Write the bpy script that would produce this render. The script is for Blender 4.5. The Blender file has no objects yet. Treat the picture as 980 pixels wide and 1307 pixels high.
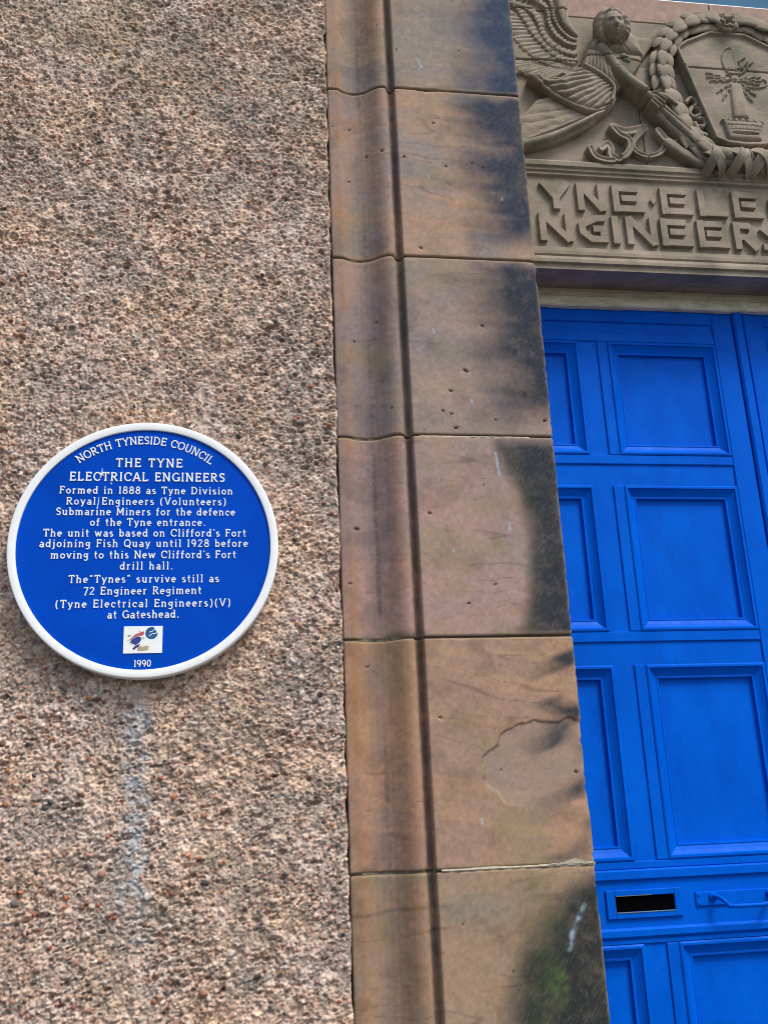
import bpy, bmesh, math, random
import numpy as np
from mathutils import Matrix, Vector
random.seed(7); rng = np.random.default_rng(11)
scene = bpy.context.scene
COL = scene.collection

# ------------------------------------------------------------------ camera
CAM = np.array([0.0, -2.15, 1.6]); YAW, PITCH, ROLL, FPX = 0.15512, 0.30402, -0.042928, 1261.7
def cam_axes():
    cy, sy, cp, sp = math.cos(YAW), math.sin(YAW), math.cos(PITCH), math.sin(PITCH)
    f = np.array([sy*cp, cy*cp, sp]); r0 = np.array([cy, -sy, 0.0]); u0 = np.cross(r0, f)
    r = r0*math.cos(ROLL)+u0*math.sin(ROLL); u = -r0*math.sin(ROLL)+u0*math.cos(ROLL)
    return r, u, f
RV, UV, FV = cam_axes()
cam = bpy.data.cameras.new('camera'); co = bpy.data.objects.new('camera', cam); COL.objects.link(co)
cam.sensor_fit = 'VERTICAL'; cam.sensor_height = 36.0; cam.lens = 36.0*FPX/1307.0
cam.clip_start = 0.05; cam.clip_end = 2000
m = Matrix([[RV[i], UV[i], -FV[i], CAM[i]] for i in range(3)]+[[0, 0, 0, 1]])
co.matrix_world = m; scene.camera = co

# ------------------------------------------------------------------ light
SUN_EL, SUN_AZ = math.radians(56), math.radians(38)     # azimuth: degrees to the right of the wall's normal
w = bpy.data.worlds.new('World'); scene.world = w; w.use_nodes = True
nt = w.node_tree; bg = nt.nodes['Background']
sky = nt.nodes.new('ShaderNodeTexSky'); sky.sky_type = 'NISHITA'; sky.sun_disc = False
sd_ = Vector((math.sin(SUN_AZ)*math.cos(SUN_EL), -math.cos(SUN_AZ)*math.cos(SUN_EL), math.sin(SUN_EL)))
sky.sun_elevation = SUN_EL; sky.sun_rotation = math.atan2(sd_.x, sd_.y); sky.dust_density = 3.0; sky.air_density = 1.0
nt.links.new(sky.outputs[0], bg.inputs[0]); bg.inputs[1].default_value = 0.09
sl = bpy.data.lights.new('sun', 'SUN'); sl.energy = 1.5; sl.angle = math.radians(18); sl.color = (1.0, 0.95, 0.87)
so = bpy.data.objects.new('sun', sl); COL.objects.link(so); so.rotation_euler = sd_.to_track_quat('Z', 'Y').to_euler()
scene.view_settings.view_transform = 'Standard'; scene.view_settings.look = 'None'
scene.view_settings.exposure = 1.02; scene.view_settings.gamma = 1.0

# ------------------------------------------------------------------ helpers
def lin(r, g, b):
    f = lambda c: (c/255/12.92) if c/255 <= 0.04045 else ((c/255+0.055)/1.055)**2.4
    return np.array([f(r), f(g), f(b)])
def tag(o, label=None, cat=None, group=None, kind=None):
    if label: o['label'] = label
    if cat: o['category'] = cat
    if group: o['group'] = group
    if kind: o['kind'] = kind
    elif cat: o['kind'] = 'thing'
    return o
def empty(name, loc=(0, 0, 0)):
    o = bpy.data.objects.new(name, None); COL.objects.link(o); o.location = loc; o.empty_display_size = 0.05
    return o
def link(name, me, mat=None, parent=None):
    if mat is not None and not me.materials: me.materials.append(mat)
    o = bpy.data.objects.new(name, me); COL.objects.link(o)
    if parent is not None:
        o.parent = parent
        L = Vector((0, 0, 0)); p = parent
        while p is not None: L += p.location; p = p.parent
        o.location = -L
    return o
def mesh_np(name, V, Q, smooth=True, col=None):
    me = bpy.data.meshes.new(name); V = np.asarray(V, np.float32); Q = np.asarray(Q, np.int32)
    n, k = Q.shape
    me.vertices.add(len(V)); me.vertices.foreach_set('co', V.ravel())
    me.loops.add(n*k); me.loops.foreach_set('vertex_index', Q.ravel())
    me.polygons.add(n); me.polygons.foreach_set('loop_start', np.arange(0, n*k, k, dtype=np.int32))
    me.polygons.foreach_set('use_smooth', np.full(n, smooth))
    me.update(calc_edges=True)
    if col is not None:
        a = me.color_attributes.new('tint', 'FLOAT_COLOR', 'POINT')
        c = np.ones((len(V), 4), np.float32); c[:, :col.shape[1]] = col; a.data.foreach_set('color', c.ravel())
    return me
def grid_quads(nx, nz, keep=None):      # index = j*nx + i ; x to the right, z up, facing -Y
    i, j = np.meshgrid(np.arange(nx-1), np.arange(nz-1))
    a = (j*nx+i).ravel(); q = np.stack([a, a+1, a+nx+1, a+nx], 1)
    return q if keep is None else q[keep.ravel()]
def vnoise(X, Z, cell, seed, px=None, pz=None):  # value noise, optionally periodic with px, pz cells
    r = np.random.default_rng(seed); N = 256
    T = r.random((N, N)).astype(np.float32)*2-1
    gx, gz = X/cell, Z/cell; ix, iz = np.floor(gx).astype(int), np.floor(gz).astype(int)
    fx, fz = gx-ix, gz-iz; fx = fx*fx*(3-2*fx); fz = fz*fz*(3-2*fz)
    mx, mz = px or N, pz or N
    g = lambda a, b: T[(a % mx) % N, (b % mz) % N]
    return (g(ix, iz)*(1-fx)+g(ix+1, iz)*fx)*(1-fz)+(g(ix, iz+1)*(1-fx)+g(ix+1, iz+1)*fx)*fz
def fbm(X, Z, cell, seed, oct=4, gain=0.5):
    s = 0; a = 1; t = 0
    for k in range(oct): s = s+a*vnoise(X+k*3.7, Z+k*1.3, cell/2**k, seed+k); t += a; a *= gain
    return s/t
def sstep(a, b, x):
    t = np.clip((x-a)/(b-a), 0, 1); return t*t*(3-2*t)

# ------------------------------------------------------------------ materials
def new_mat(name, rough=0.85, spec=0.3):
    mt = bpy.data.materials.new(name); mt.use_nodes = True; t = mt.node_tree
    b = t.nodes['Principled BSDF']; b.inputs['Roughness'].default_value = rough; b.inputs['Specular IOR Level'].default_value = spec
    return mt, t, b
def ND(t, typ, **k):
    n = t.nodes.new(typ)
    for a, v in k.items(): setattr(n, a, v)
    return n
def noise(t, scale, detail=6, rough=0.6, vec=None, stretch=None):
    tc = ND(t, 'ShaderNodeNewGeometry'); n = ND(t, 'ShaderNodeTexNoise')
    n.inputs['Scale'].default_value = scale; n.inputs['Detail'].default_value = detail; n.inputs['Roughness'].default_value = rough
    src = tc.outputs['Position']
    if stretch:
        if vec:
            m0 = ND(t, 'ShaderNodeMapping'); m0.inputs['Rotation'].default_value = vec; t.links.new(src, m0.inputs[0]); src = m0.outputs[0]
        mp = ND(t, 'ShaderNodeMapping'); mp.inputs['Scale'].default_value = stretch
        t.links.new(src, mp.inputs[0]); src = mp.outputs[0]
    t.links.new(src, n.inputs['Vector']); return n.outputs['Fac']
def ramp(t, fac, stops):
    r = ND(t, 'ShaderNodeValToRGB'); e = r.color_ramp.elements
    while len(e) < len(stops): e.new(0.5)
    for el, (p, c) in zip(e, stops): el.position = p; el.color = (*c, 1)
    t.links.new(fac, r.inputs[0]); return r.outputs[0]
def mix(t, fac, a, b, mode='MIX'):
    n = ND(t, 'ShaderNodeMix', data_type='RGBA', blend_type=mode)
    if isinstance(fac, (int, float)): n.inputs[0].default_value = fac
    else: t.links.new(fac, n.inputs[0])
    for s, v in ((6, a), (7, b)):
        if isinstance(v, (tuple, list, np.ndarray)): n.inputs[s].default_value = (*[float(c) for c in v[:3]], 1)
        else: t.links.new(v, n.inputs[s])
    return n.outputs[2]
def bump(t, b, h, strength, dist, prev=None):
    n = ND(t, 'ShaderNodeBump'); n.inputs['Strength'].default_value = strength; n.inputs['Distance'].default_value = dist
    t.links.new(h, n.inputs['Height'])
    if prev: t.links.new(prev, n.inputs['Normal'])
    t.links.new(n.outputs[0], b.inputs['Normal']); return n.outputs[0]
def attr(t):
    a = ND(t, 'ShaderNodeAttribute', attribute_name='tint'); return a.outputs['Color']
def simple(name, c, rough=0.6, var=0.15, scale=40, bumps=0.0, bscale=200, spec=0.4):
    mt, t, b = new_mat(name, rough, spec); c = np.array(c)
    f = noise(t, scale); col = ramp(t, f, [(0.3, tuple(c*(1-var))), (0.7, tuple(np.minimum(c*(1+var), 1)))])
    t.links.new(col, b.inputs['Base Color'])
    if bumps: bump(t, b, noise(t, bscale, 4), bumps, 0.002)
    return mt

# roughcast: colour comes with the stones of the mesh
M_cast, t, b = new_mat('roughcast_render', 0.9, 0.25)
c = attr(t)
g = noise(t, 900, 3, 0.7); c2 = mix(t, 0.55, c, ramp(t, g, [(0.25, (0.40, 0.39, 0.38)), (0.7, (1.0, 1.0, 1.0))]), 'MULTIPLY')
# greenish algae haze near the top, bleached drip below the plaque
geo = ND(t, 'ShaderNodeNewGeometry'); sx = ND(t, 'ShaderNodeSeparateXYZ'); t.links.new(geo.outputs['Position'], sx.inputs[0])
def mrange(src, a, b_, lo=0.0, hi=1.0):
    n = ND(t, 'ShaderNodeMapRange'); n.interpolation_type = 'SMOOTHSTEP'
    for i, v in enumerate((a, b_, lo, hi)): n.inputs[i+1].default_value = v
    t.links.new(src, n.inputs[0]); return n.outputs[0]
def mth(op, a, b_=None):
    n = ND(t, 'ShaderNodeMath', operation=op)
    for i, v in enumerate((a, b_)):
        if v is None: continue
        if isinstance(v, (int, float)): n.inputs[i].default_value = v
        else: t.links.new(v, n.inputs[i])
    return n.outputs[0]
wob = mth('MULTIPLY', mth('SUBTRACT', noise(t, 6, 3), 0.5), 0.12)
dx = mth('ABSOLUTE', mth('ADD', mth('SUBTRACT', sx.outputs[0], -0.205), wob))
dr = mth('MULTIPLY', mrange(dx, 0.045, 0.005), mth('MULTIPLY', mrange(sx.outputs[2], 1.3, 1.5), mrange(sx.outputs[2], 1.93, 1.85)))
dr = mth('MULTIPLY', dr, mrange(noise(t, 45, 4), 0.38, 0.62))
c3 = mix(t, mth('MULTIPLY', dr, 0.62), c2, (0.42, 0.50, 0.56))
gr = mth('MULTIPLY', mrange(sx.outputs[2], 3.1, 3.8), mrange(noise(t, 3.2, 4), 0.42, 0.62))
c3 = mix(t, mth('MULTIPLY', gr, 0.40), c3, (0.22, 0.20, 0.11))
t.links.new(c3, b.inputs['Base Color'])
bump(t, b, noise(t, 700, 4, 0.7), 0.9, 0.0018)

# sandstone blocks: beds, soot and moss come with the mesh, grain and tooling from here
M_stone, t, b = new_mat('sandstone', 0.85, 0.3)
c = attr(t)
f = noise(t, 420, 4, 0.7); c = mix(t, 0.6, c, ramp(t, f, [(0.2, (0.58, 0.56, 0.55)), (0.8, (1.0, 1.0, 1.0))]), 'MULTIPLY')
at_ = [n for n in t.nodes if n.type == 'ATTRIBUTE'][0]
tool = noise(t, 1, 3, 0.62, vec=(0, math.radians(54), 0), stretch=(45, 60, 280))
def M2(op, a, b_):
    n = ND(t, 'ShaderNodeMath', operation=op)
    for i, v in enumerate((a, b_)):
        if isinstance(v, (int, float)): n.inputs[i].default_value = v
        else: t.links.new(v, n.inputs[i])
    return n.outputs[0]
c = mix(t, 0.25, c, ramp(t, tool, [(0.35, (0.50, 0.51, 0.53)), (0.62, (1, 1, 1))]), 'MULTIPLY')
scr = M2('MULTIPLY', ramp(t, tool, [(0.52, (0, 0, 0)), (0.66, (1, 1, 1))]), M2('MULTIPLY', at_.outputs['Alpha'], 0.15))
c = mix(t, scr, c, (0.27, 0.275, 0.27))
c = mix(t, 0.35, c, ramp(t, noise(t, 900, 2, 0.8), [(0.3, (0.35, 0.35, 0.36)), (0.6, (1, 1, 1))]), 'MULTIPLY')
t.links.new(c, b.inputs['Base Color'])
p = bump(t, b, noise(t, 600, 4, 0.7), 0.35, 0.0012); bump(t, b, tool, 0.45, 0.0015, p)

# carved stone
M_carve, t, b = new_mat('carved_sandstone', 0.88, 0.25)
f = noise(t, 7, 6, 0.65)
c = ramp(t, f, [(0.32, (0.19, 0.185, 0.135)), (0.50, (0.32, 0.275, 0.21)), (0.68, (0.43, 0.355, 0.29))])
g = noise(t, 380, 4, 0.75); c = mix(t, 0.6, c, ramp(t, g, [(0.2, (0.5, 0.5, 0.5)), (0.8, (1, 1, 1))]), 'MULTIPLY')
bed = noise(t, 60, 3, 0.6, stretch=(0.35, 1, 3.0)); c = mix(t, 0.25, c, ramp(t, bed, [(0.35, (0.55, 0.52, 0.48)), (0.6, (1, 1, 1))]), 'MULTIPLY')
t.links.new(c, b.inputs['Base Color'])
p = bump(t, b, noise(t, 500, 4, 0.7), 0.35, 0.0012); bump(t, b, bed, 0.3, 0.0012, p)
M_pink = simple('pink_sandstone', (0.36, 0.25, 0.205), 0.88, 0.22, 30, 0.4, 500, 0.25)
M_mortar = simple('lime_mortar', (0.15, 0.13, 0.09), 0.95, 0.35, 90, 0.6, 400, 0.1)
M_mortar_light = simple('pale_mortar', (0.42, 0.38, 0.29), 0.95, 0.3, 90, 0.6, 400, 0.1)
M_backing = simple('wall_core', (0.12, 0.105, 0.09), 0.95)
# painted timber beam
M_beam, t, b = new_mat('weathered_cream_paint', 0.8, 0.2)
c = ramp(t, noise(t, 22, 6, 0.7, stretch=(0.5, 1, 1.6)), [(0.3, (0.45, 0.45, 0.32)), (0.55, (0.72, 0.71, 0.57)), (0.8, (0.80, 0.79, 0.66))])
c = mix(t, 0.4, c, ramp(t, noise(t, 260, 4), [(0.3, (0.5, 0.45, 0.35)), (0.6, (1, 1, 1))]), 'MULTIPLY')
t.links.new(c, b.inputs['Base Color']); bump(t, b, noise(t, 120, 5), 0.4, 0.003)
# blue gloss paint
M_blue, t, b = new_mat('blue_gloss_paint', 0.42, 0.035)
c = ramp(t, noise(t, 9, 5, 0.6, stretch=(1, 1, 0.5)), [(0.3, (0.0, 0.084, 0.54)), (0.7, (0.0, 0.118, 0.68))])
dirt = noise(t, 70, 5, 0.7, stretch=(1, 1, 0.25)); c = mix(t, mix(t, 1, ramp(t, dirt, [(0.62, (0, 0, 0)), (0.85, (0.5, 0.5, 0.5))]), (0, 0, 0), 'ADD'), c, (0.02, 0.10, 0.36))
c = mix(t, ramp(t, noise(t, 14, 6, 0.75, stretch=(1.6, 1, 0.7)), [(0.50, (0, 0, 0)), (0.72, (0.35, 0.35, 0.35))]), c, (0.0, 0.055, 0.40))
c = mix(t, ramp(t, noise(t, 130, 3, 0.6), [(0.735, (0, 0, 0)), (0.76, (0.7, 0.7, 0.7))]), c, (0.10, 0.20, 0.42))
t.links.new(c, b.inputs['Base Color'])
t.links.new(ramp(t, noise(t, 30, 4), [(0.3, (0.30,)*3), (0.7, (0.5,)*3)]), b.inputs['Roughness'])
brush = noise(t, 50, 3, 0.5, stretch=(4, 1, 0.25)); p = bump(t, b, brush, 0.28, 0.001); bump(t, b, noise(t, 350, 3), 0.10, 0.0008, p)
M_plaque = simple('blue_enamel', (0.0, 0.060, 0.47), 0.32, 0.14, 7, 0.03, 80, 0.05)
M_white = simple('white_enamel', (0.80, 0.84, 0.84), 0.35, 0.04, 30, 0.03, 100, 0.5)
M_rust = simple('worn_brass', (0.16, 0.19, 0.10), 0.6, 0.5, 300, 0.3, 400)
M_dark = simple('gap_shade_black', (0.002, 0.002, 0.003), 0.95, spec=0.0)  # near-black colour standing in for shade in the slot and behind the doors
M_scuff = simple('white_scuff', (0.75, 0.8, 0.9), 0.6, 0.1)
M_glass, t, b = new_mat('window_glass', 0.12, 0.12)
t.links.new(ramp(t, noise(t, 5), [(0.3, (0.01, 0.10, 0.20)), (0.7, (0.015, 0.14, 0.26))]), b.inputs['Base Color'])
M_ground = simple('paving', (0.17, 0.16, 0.15), 0.9, 0.25, 3, 0.4, 60)
M_join = simple('paving_joint', (0.09, 0.085, 0.08), 0.95)

# ------------------------------------------------------------------ mesh builders
class MB:
    def __init__(s): s.v = []; s.f = []
    def box(s, x0, x1, y0, y1, z0, z1, bev=0.0):     # bev: chamfer on the four front (-Y) edges
        n = len(s.v)
        s.v += [(x0, y1, z0), (x1, y1, z0), (x1, y1, z1), (x0, y1, z1)]
        s.v += [(x0, y0+bev, z0), (x1, y0+bev, z0), (x1, y0+bev, z1), (x0, y0+bev, z1)]
        s.v += [(x0+bev, y0, z0+bev), (x1-bev, y0, z0+bev), (x1-bev, y0, z1-bev), (x0+bev, y0, z1-bev)]
        s.f += [(n+3, n+2, n+1, n)]
        if bev > 0:
            for a in (0, 4):
                for k in range(4): s.f.append((n+a+k, n+a+(k+1) % 4, n+a+4+(k+1) % 4, n+a+4+k))
        else:
            for k in range(4): s.f.append((n+k, n+(k+1) % 4, n+8+(k+1) % 4, n+8+k))
        s.f.append((n+8, n+9, n+10, n+11)); return s
    def strip(s, pts, w, y, h, taper=0.7, closed=False, y_of=None):   # raised ribbon along (x,z) points, front at y-h
        P = [np.array(p, float) for p in pts]; N = len(P); W = w if hasattr(w, '__len__') else [w]*N
        n = len(s.v)
        for i in range(N):
            if closed: a, c = P[(i-1) % N], P[(i+1) % N]
            else: a, c = P[max(i-1, 0)], P[min(i+1, N-1)]
            d1 = P[i]-a; d2 = c-P[i]
            u1 = d1/(np.linalg.norm(d1) or 1); u2 = d2/(np.linalg.norm(d2) or 1)
            if not np.any(d1): u1 = u2
            if not np.any(d2): u2 = u1
            tt = u1+u2; L = np.linalg.norm(tt); tt = tt/L if L > 1e-6 else u1
            nn = np.array([-tt[1], tt[0]]); k = min(1.6, 1/max(0.4, abs(float(nn@np.array([-u1[1], u1[0]])))))
            yy = y if y_of is None else y_of(i/(N-1)); hw = W[i]/2*k
            for o, q in ((-hw, yy), (-hw*taper, yy-h), (hw*taper, yy-h), (hw, yy)):
                s.v.append((P[i][0]+nn[0]*o, q, P[i][1]+nn[1]*o))
        for i in range(N if closed else N-1):
            a = n+4*i; b_ = n+4*((i+1) % N)
            for k in range(3): s.f.append((a+k, b_+k, b_+k+1, a+k+1))
        if not closed: s.f.append((n, n+1, n+2, n+3)); e = n+4*(N-1); s.f.append((e+3, e+2, e+1, e))
        return s
    def poly(s, pts, y, h, bev=0.0):                # extruded polygon given counter-clockwise in (x, z)
        n = len(s.v); N = len(pts); c = np.mean(np.array(pts), 0)
        for p in pts: s.v.append((p[0], y, p[1]))
        for p in pts:
            q = np.array(p); d = c-q; d = d/(np.linalg.norm(d) or 1)*bev; s.v.append((p[0]+d[0], y-h, p[1]+d[1]))
        for k in range(N): s.f.append((n+k, n+(k+1) % N, n+N+(k+1) % N, n+N+k))
        s.f.append(tuple(n+N+k for k in range(N))); return s
    def lathe_y(s, prof, cx, cz, N=160):             # profile (radius, y) revolved about Y axis
        n = len(s.v); K = len(prof)
        for i in range(N):
            a = 2*math.pi*i/N
            for r, y in prof: s.v.append((cx+r*math.cos(a), y, cz+r*math.sin(a)))
        for i in range(N):
            for k in range(K-1):
                s.f.append((n+i*K+k, n+i*K+k+1, n+((i+1) % N)*K+k+1, n+((i+1) % N)*K+k))
        return s
    def tube(s, pts, r, N=10):
        n = len(s.v); P = [Vector(p) for p in pts]
        for i, p in enumerate(P):
            d = (P[min(i+1, len(P)-1)]-P[max(i-1, 0)]).normalized(); a = d.orthogonal().normalized()
            a = (Vector((0, 0, 1)).cross(d)).normalized() if abs(d.z) < 0.95 else Vector((1, 0, 0)); b_ = d.cross(a)
            rr = r[i] if hasattr(r, '__len__') else r
            for k in range(N):
                t_ = 2*math.pi*k/N; s.v.append(tuple(p+(a*math.cos(t_)+b_*math.sin(t_))*rr))
        for i in range(len(P)-1):
            for k in range(N): s.f.append((n+i*N+k, n+i*N+(k+1) % N, n+(i+1)*N+(k+1) % N, n+(i+1)*N+k))
        s.f.append(tuple(n+k for k in range(N))[::-1]); e = n+(len(P)-1)*N; s.f.append(tuple(e+k for k in range(N)))
        return s
    def mesh(s, name, smooth=False):
        me = bpy.data.meshes.new(name); me.from_pydata([tuple(map(float, v)) for v in s.v], [], s.f)
        bm = bmesh.new(); bm.from_mesh(me); bmesh.ops.recalc_face_normals(bm, faces=bm.faces); bm.to_mesh(me); bm.free()
        if smooth:
            me.polygons.foreach_set('use_smooth', [True]*len(me.polygons)); 
            try: me.set_sharp_from_angle(angle=math.radians(40))
            except Exception: pass
        me.update(); return me
    def build(s, name, mat, parent=None, smooth=False):
        return link(name, s.mesh(name, smooth), mat, parent)

# ------------------------------------------------------------------ ground
g = MB(); g.box(-60, 60, -80, 0.46, -0.3, 0.0); tag(g.build('ground', M_join), kind='structure')
pv = empty('pavement', (0, -1, 0)); tag(pv, kind='structure')
me = MB().box(0, 0.594, 0, 0.594, 0.0, 0.03, 0).mesh('paving_slab'); me.materials.append(M_ground)
for i in range(10):
    for j in range(4):
        o = bpy.data.objects.new('paving_slab', me); COL.objects.link(o); o.parent = pv
        o.location = (-2.4+0.6*i+(0.3 if j % 2 else 0), 0.4-0.6*(j+1)+0.5, random.uniform(0.001, 0.004))

# ------------------------------------------------------------------ roughcast wall
EDGE = 0.2332; TW, TH, Z0 = 0.87, 2.72, 1.14
RES = 0.0018
nx = int(TW/RES)+1; nz = int(TH/RES)+1
xs = np.linspace(0, TW, nx, dtype=np.float32); zs = np.linspace(0, TH, nz, dtype=np.float32)
X, Z = np.meshgrid(xs, zs)
def pn(cell_n, seed):   # periodic over the tile
    cx_ = TW/cell_n; pz_ = max(1, round(TH/cx_)); return vnoise(X/cx_, Z/(TH/pz_), 1.0, seed, cell_n, pz_)
base = 0.0030*pn(7, 1)+0.0020*pn(17, 2)+0.0016*pn(38, 3)+0.0016*pn(80, 4)
H = base+0.0020*pn(160, 5)+0.0014*pn(240, 6)
mort = np.array([0.76, 0.585, 0.465])
C = np.ones((nz, nx, 3), np.float32)*mort
C *= (1+0.12*pn(5, 8)+0.26*pn(60, 9)+0.34*pn(200, 10))[..., None]
C *= 1+np.stack([0.06*pn(9, 12), 0*H, -0.10*pn(9, 12)], -1)
fs = sstep(0.25, 0.6, pn(220, 14)*0.6+pn(110, 15)*0.5+0.35*pn(12, 16))[..., None]; C = C*(1-0.75*fs)+np.array([0.20, 0.095, 0.055])*0.75*fs
rc = sstep(0.18, 0.5, pn(75, 51)+0.5*pn(150, 52)+0.25*pn(14, 53))[..., None]; C = C*(1-0.38*rc)+np.array([0.40, 0.21, 0.145])*0.38*rc
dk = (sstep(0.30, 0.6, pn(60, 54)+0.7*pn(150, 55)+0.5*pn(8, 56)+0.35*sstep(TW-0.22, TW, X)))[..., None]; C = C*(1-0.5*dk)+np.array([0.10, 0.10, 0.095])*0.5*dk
gs = sstep(0.15, 0.7, pn(9, 21)+0.5*pn(30, 22)+0.5*pn(100, 23))[..., None]; C = C*(1-0.45*gs)+np.array([0.25, 0.24, 0.215])*0.45*gs
pal = np.array([(0.70, 0.61, 0.53), (0.62, 0.49, 0.41), (0.42, 0.36, 0.31), (0.64, 0.41, 0.32), (0.42, 0.20, 0.13), (0.46, 0.20, 0.09),
                (0.12, 0.13, 0.135), (0.045, 0.05, 0.055), (0.24, 0.23, 0.22), (0.74, 0.71, 0.66), (0.21, 0.09, 0.06)])
pw = np.array([0.19, 0.19, 0.08, 0.16, 0.10, 0.05, 0.045, 0.045, 0.04, 0.04, 0.06]); pw /= pw.sum()
NP = 52000
r_ = np.clip(rng.lognormal(math.log(0.0026), 0.42, NP), 0.0016, 0.0085)
pxs = rng.random(NP)*TW; pzs = rng.random(NP)*TH; ids = rng.choice(len(pal), NP, p=pw)
order = np.argsort(-r_*rng.uniform(0.6, 1.2, NP))
for k in order[::-1]:
    r = r_[k]; e = rng.uniform(0.5, 0.95); an = rng.normal(0, 0.6); ca, sa = math.cos(an), math.sin(an)
    n = int(r/RES)+2; ix = int(pxs[k]/RES); iz = int(pzs[k]/RES)
    I = np.arange(ix-n, ix+n+1); J = np.arange(iz-n, iz+n+1)
    gx = I*RES-pxs[k]; gz = J*RES-pzs[k]; GX, GZ = np.meshgrid(gx, gz)
    d = ((GX*ca+GZ*sa)/r)**2+((-GX*sa+GZ*ca)/(r*e))**2
    sel = d < 1
    Im, Jm = I % (nx-1), J % (nz-1); sub = np.ix_(Jm, Im)
    b0 = base[Jm[n], Im[n]]
    h = b0+r*rng.uniform(0.1, 1.15)*np.sqrt(np.maximum(0, 1-d**1.6))+rng.uniform(-0.0012, 0.001)+(GX*rng.uniform(-.25, .25)+GZ*rng.uniform(-.35, .2))
    cur = H[sub]; up = sel & (h > cur)
    H[sub] = np.where(up, h, cur)
    cc = pal[ids[k]]*rng.uniform(0.8, 1.2)
    cb = C[sub]; a = 0.85 if rng.random() < 0.55 else 0.25; C[sub] = np.where(up[..., None], cc*a+cb*(1-a), cb)
# pits where stones fell out
pitd = pn(10, 41)+0.7*pn(26, 42)+0.5*pn(60, 43)
for k in range(15000):
    r = rng.uniform(0.002, 0.0055); n = int(r*1.8/RES)+2; ix = rng.integers(0, nx-1); iz = rng.integers(0, nz-1)
    if rng.random() > 0.06+1.2*max(0.0, pitd[iz, ix]): continue
    if rng.random() < 0.12: r *= 1.6; n = int(r*1.6/RES)+2
    el_ = rng.uniform(1.1, 2.4)
    Im, Jm = np.arange(ix-n, ix+n+1) % (nx-1), np.arange(iz-n, iz+n+1) % (nz-1); g1 = np.arange(-n, n+1)*RES
    GX, GZ = np.meshgrid(g1, g1); d = (GX/(r*el_/1.4))**2+((GZ-0.15*GX)/(r*0.75))**2; sub = np.ix_(Jm, Im)
    H[sub] -= np.maximum(0, 1-d)*r*rng.uniform(0.8, 1.5)
H[:, -1] = H[:, 0]; H[-1, :] = H[0, :]; C[:, -1] = C[:, 0]; C[-1, :] = C[0, :]
Ygrid = 0.012-H
# wandering right edge where the render meets the stone
wx = sstep(TW-0.03, TW, X); Xe = X+wx*0.005*fbm(Z*0+5, Z, 0.05, 31, 4)
Ygrid = Ygrid+0.010*sstep(TW-0.006, TW, X)
V = np.stack([Xe-TW, Ygrid, Z], -1).reshape(-1, 3)
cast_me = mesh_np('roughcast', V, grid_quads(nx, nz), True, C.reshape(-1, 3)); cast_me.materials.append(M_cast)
del V, X, Z
def cast_wall(name, loc, tiles, label, xr):
    r = empty(name, loc); tag(r, label, 'wall', 'roughcast walls beside the door')
    MB().box(xr[0], xr[1], 0.034, 0.5, 0.0, 5.6).build('wall_core', M_backing, r)
    for (x, z) in tiles:
        o = link('roughcast_render', cast_me, None, r); o.location = Vector((x, 0, z))-r.location
    return r
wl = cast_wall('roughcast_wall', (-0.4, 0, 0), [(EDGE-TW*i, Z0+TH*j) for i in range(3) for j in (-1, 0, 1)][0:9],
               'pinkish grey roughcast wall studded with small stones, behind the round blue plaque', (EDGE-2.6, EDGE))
# the picked-out pebbles
def pebble_mesh(seed):
    r = np.random.default_rng(seed); bm = bmesh.new(); bmesh.ops.create_icosphere(bm, subdivisions=2, radius=1)
    for v in bm.verts: v.co *= 1+r.uniform(-0.13, 0.13); v.co.x *= 1.0; v.co.z *= 0.85; v.co.y *= 0.8
    me = bpy.data.meshes.new('pebble'); bm.to_mesh(me); bm.free(); me.polygons.foreach_set('use_smooth', [True]*len(me.polygons)); return me
pcols = [('orange_pebble', (0.46, 0.16, 0.06)), ('red_pebble', (0.30, 0.09, 0.05)), ('slate_pebble', (0.045, 0.055, 0.07)), ('pink_pebble', (0.45, 0.24, 0.17)), ('brown_pebble', (0.2, 0.09, 0.05))]
pmesh = []
for k, (nme, cc) in enumerate(pcols):
    mt = simple(nme, cc, 0.75, 0.25, 150, 0.4, 500)
    for s in range(3):
        q = pebble_mesh(k*10+s); q.materials.append(mt); pmesh.append(q)
def on_wall(px, py, y=0.0):    # photograph trace (980 x 1307) -> point on a wall-parallel plane
    d = FV+RV*(px-490)/FPX-UV*(py-653.5)/FPX; k = (y-CAM[1])/d[1]; q = CAM+d*k; return q[0], q[2]
traced = [(38, 130, 0), (292, 118, 0), (315, 155, 1), (170, 158, 2), (232, 230, 1), (840, 118, 1), (805, 172, 1), (868, 265, 0), (903, 238, 2), (542, 462, 0), (590, 528, 2),
          (40, 575, 2), (183, 640, 2), (103, 742, 0), (328, 768, 0), (322, 815, 0), (490, 805, 1), (575, 868, 1), (725, 905, 4), (706, 662, 3), (930, 797, 1), (948, 560, 0),
          (765, 415, 3), (790, 690, 4), (140, 945, 2), (196, 930, 1), (415, 255, 4), (20, 935, 3), (450, 555, 3), (250, 290, 2)]
plist = [(u/3.92, 950+v/3.92, k, rng.uniform(0.0038, 0.0062)) for u, v, k in traced]
for i in range(150):
    y = 1307*rng.random()**0.8
    plist.append((rng.uniform(5, 415+y*0.03), y, int(rng.choice(5, p=[.2, .27, .2, .23, .1])), rng.uniform(0.0030, 0.0052)))
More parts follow.
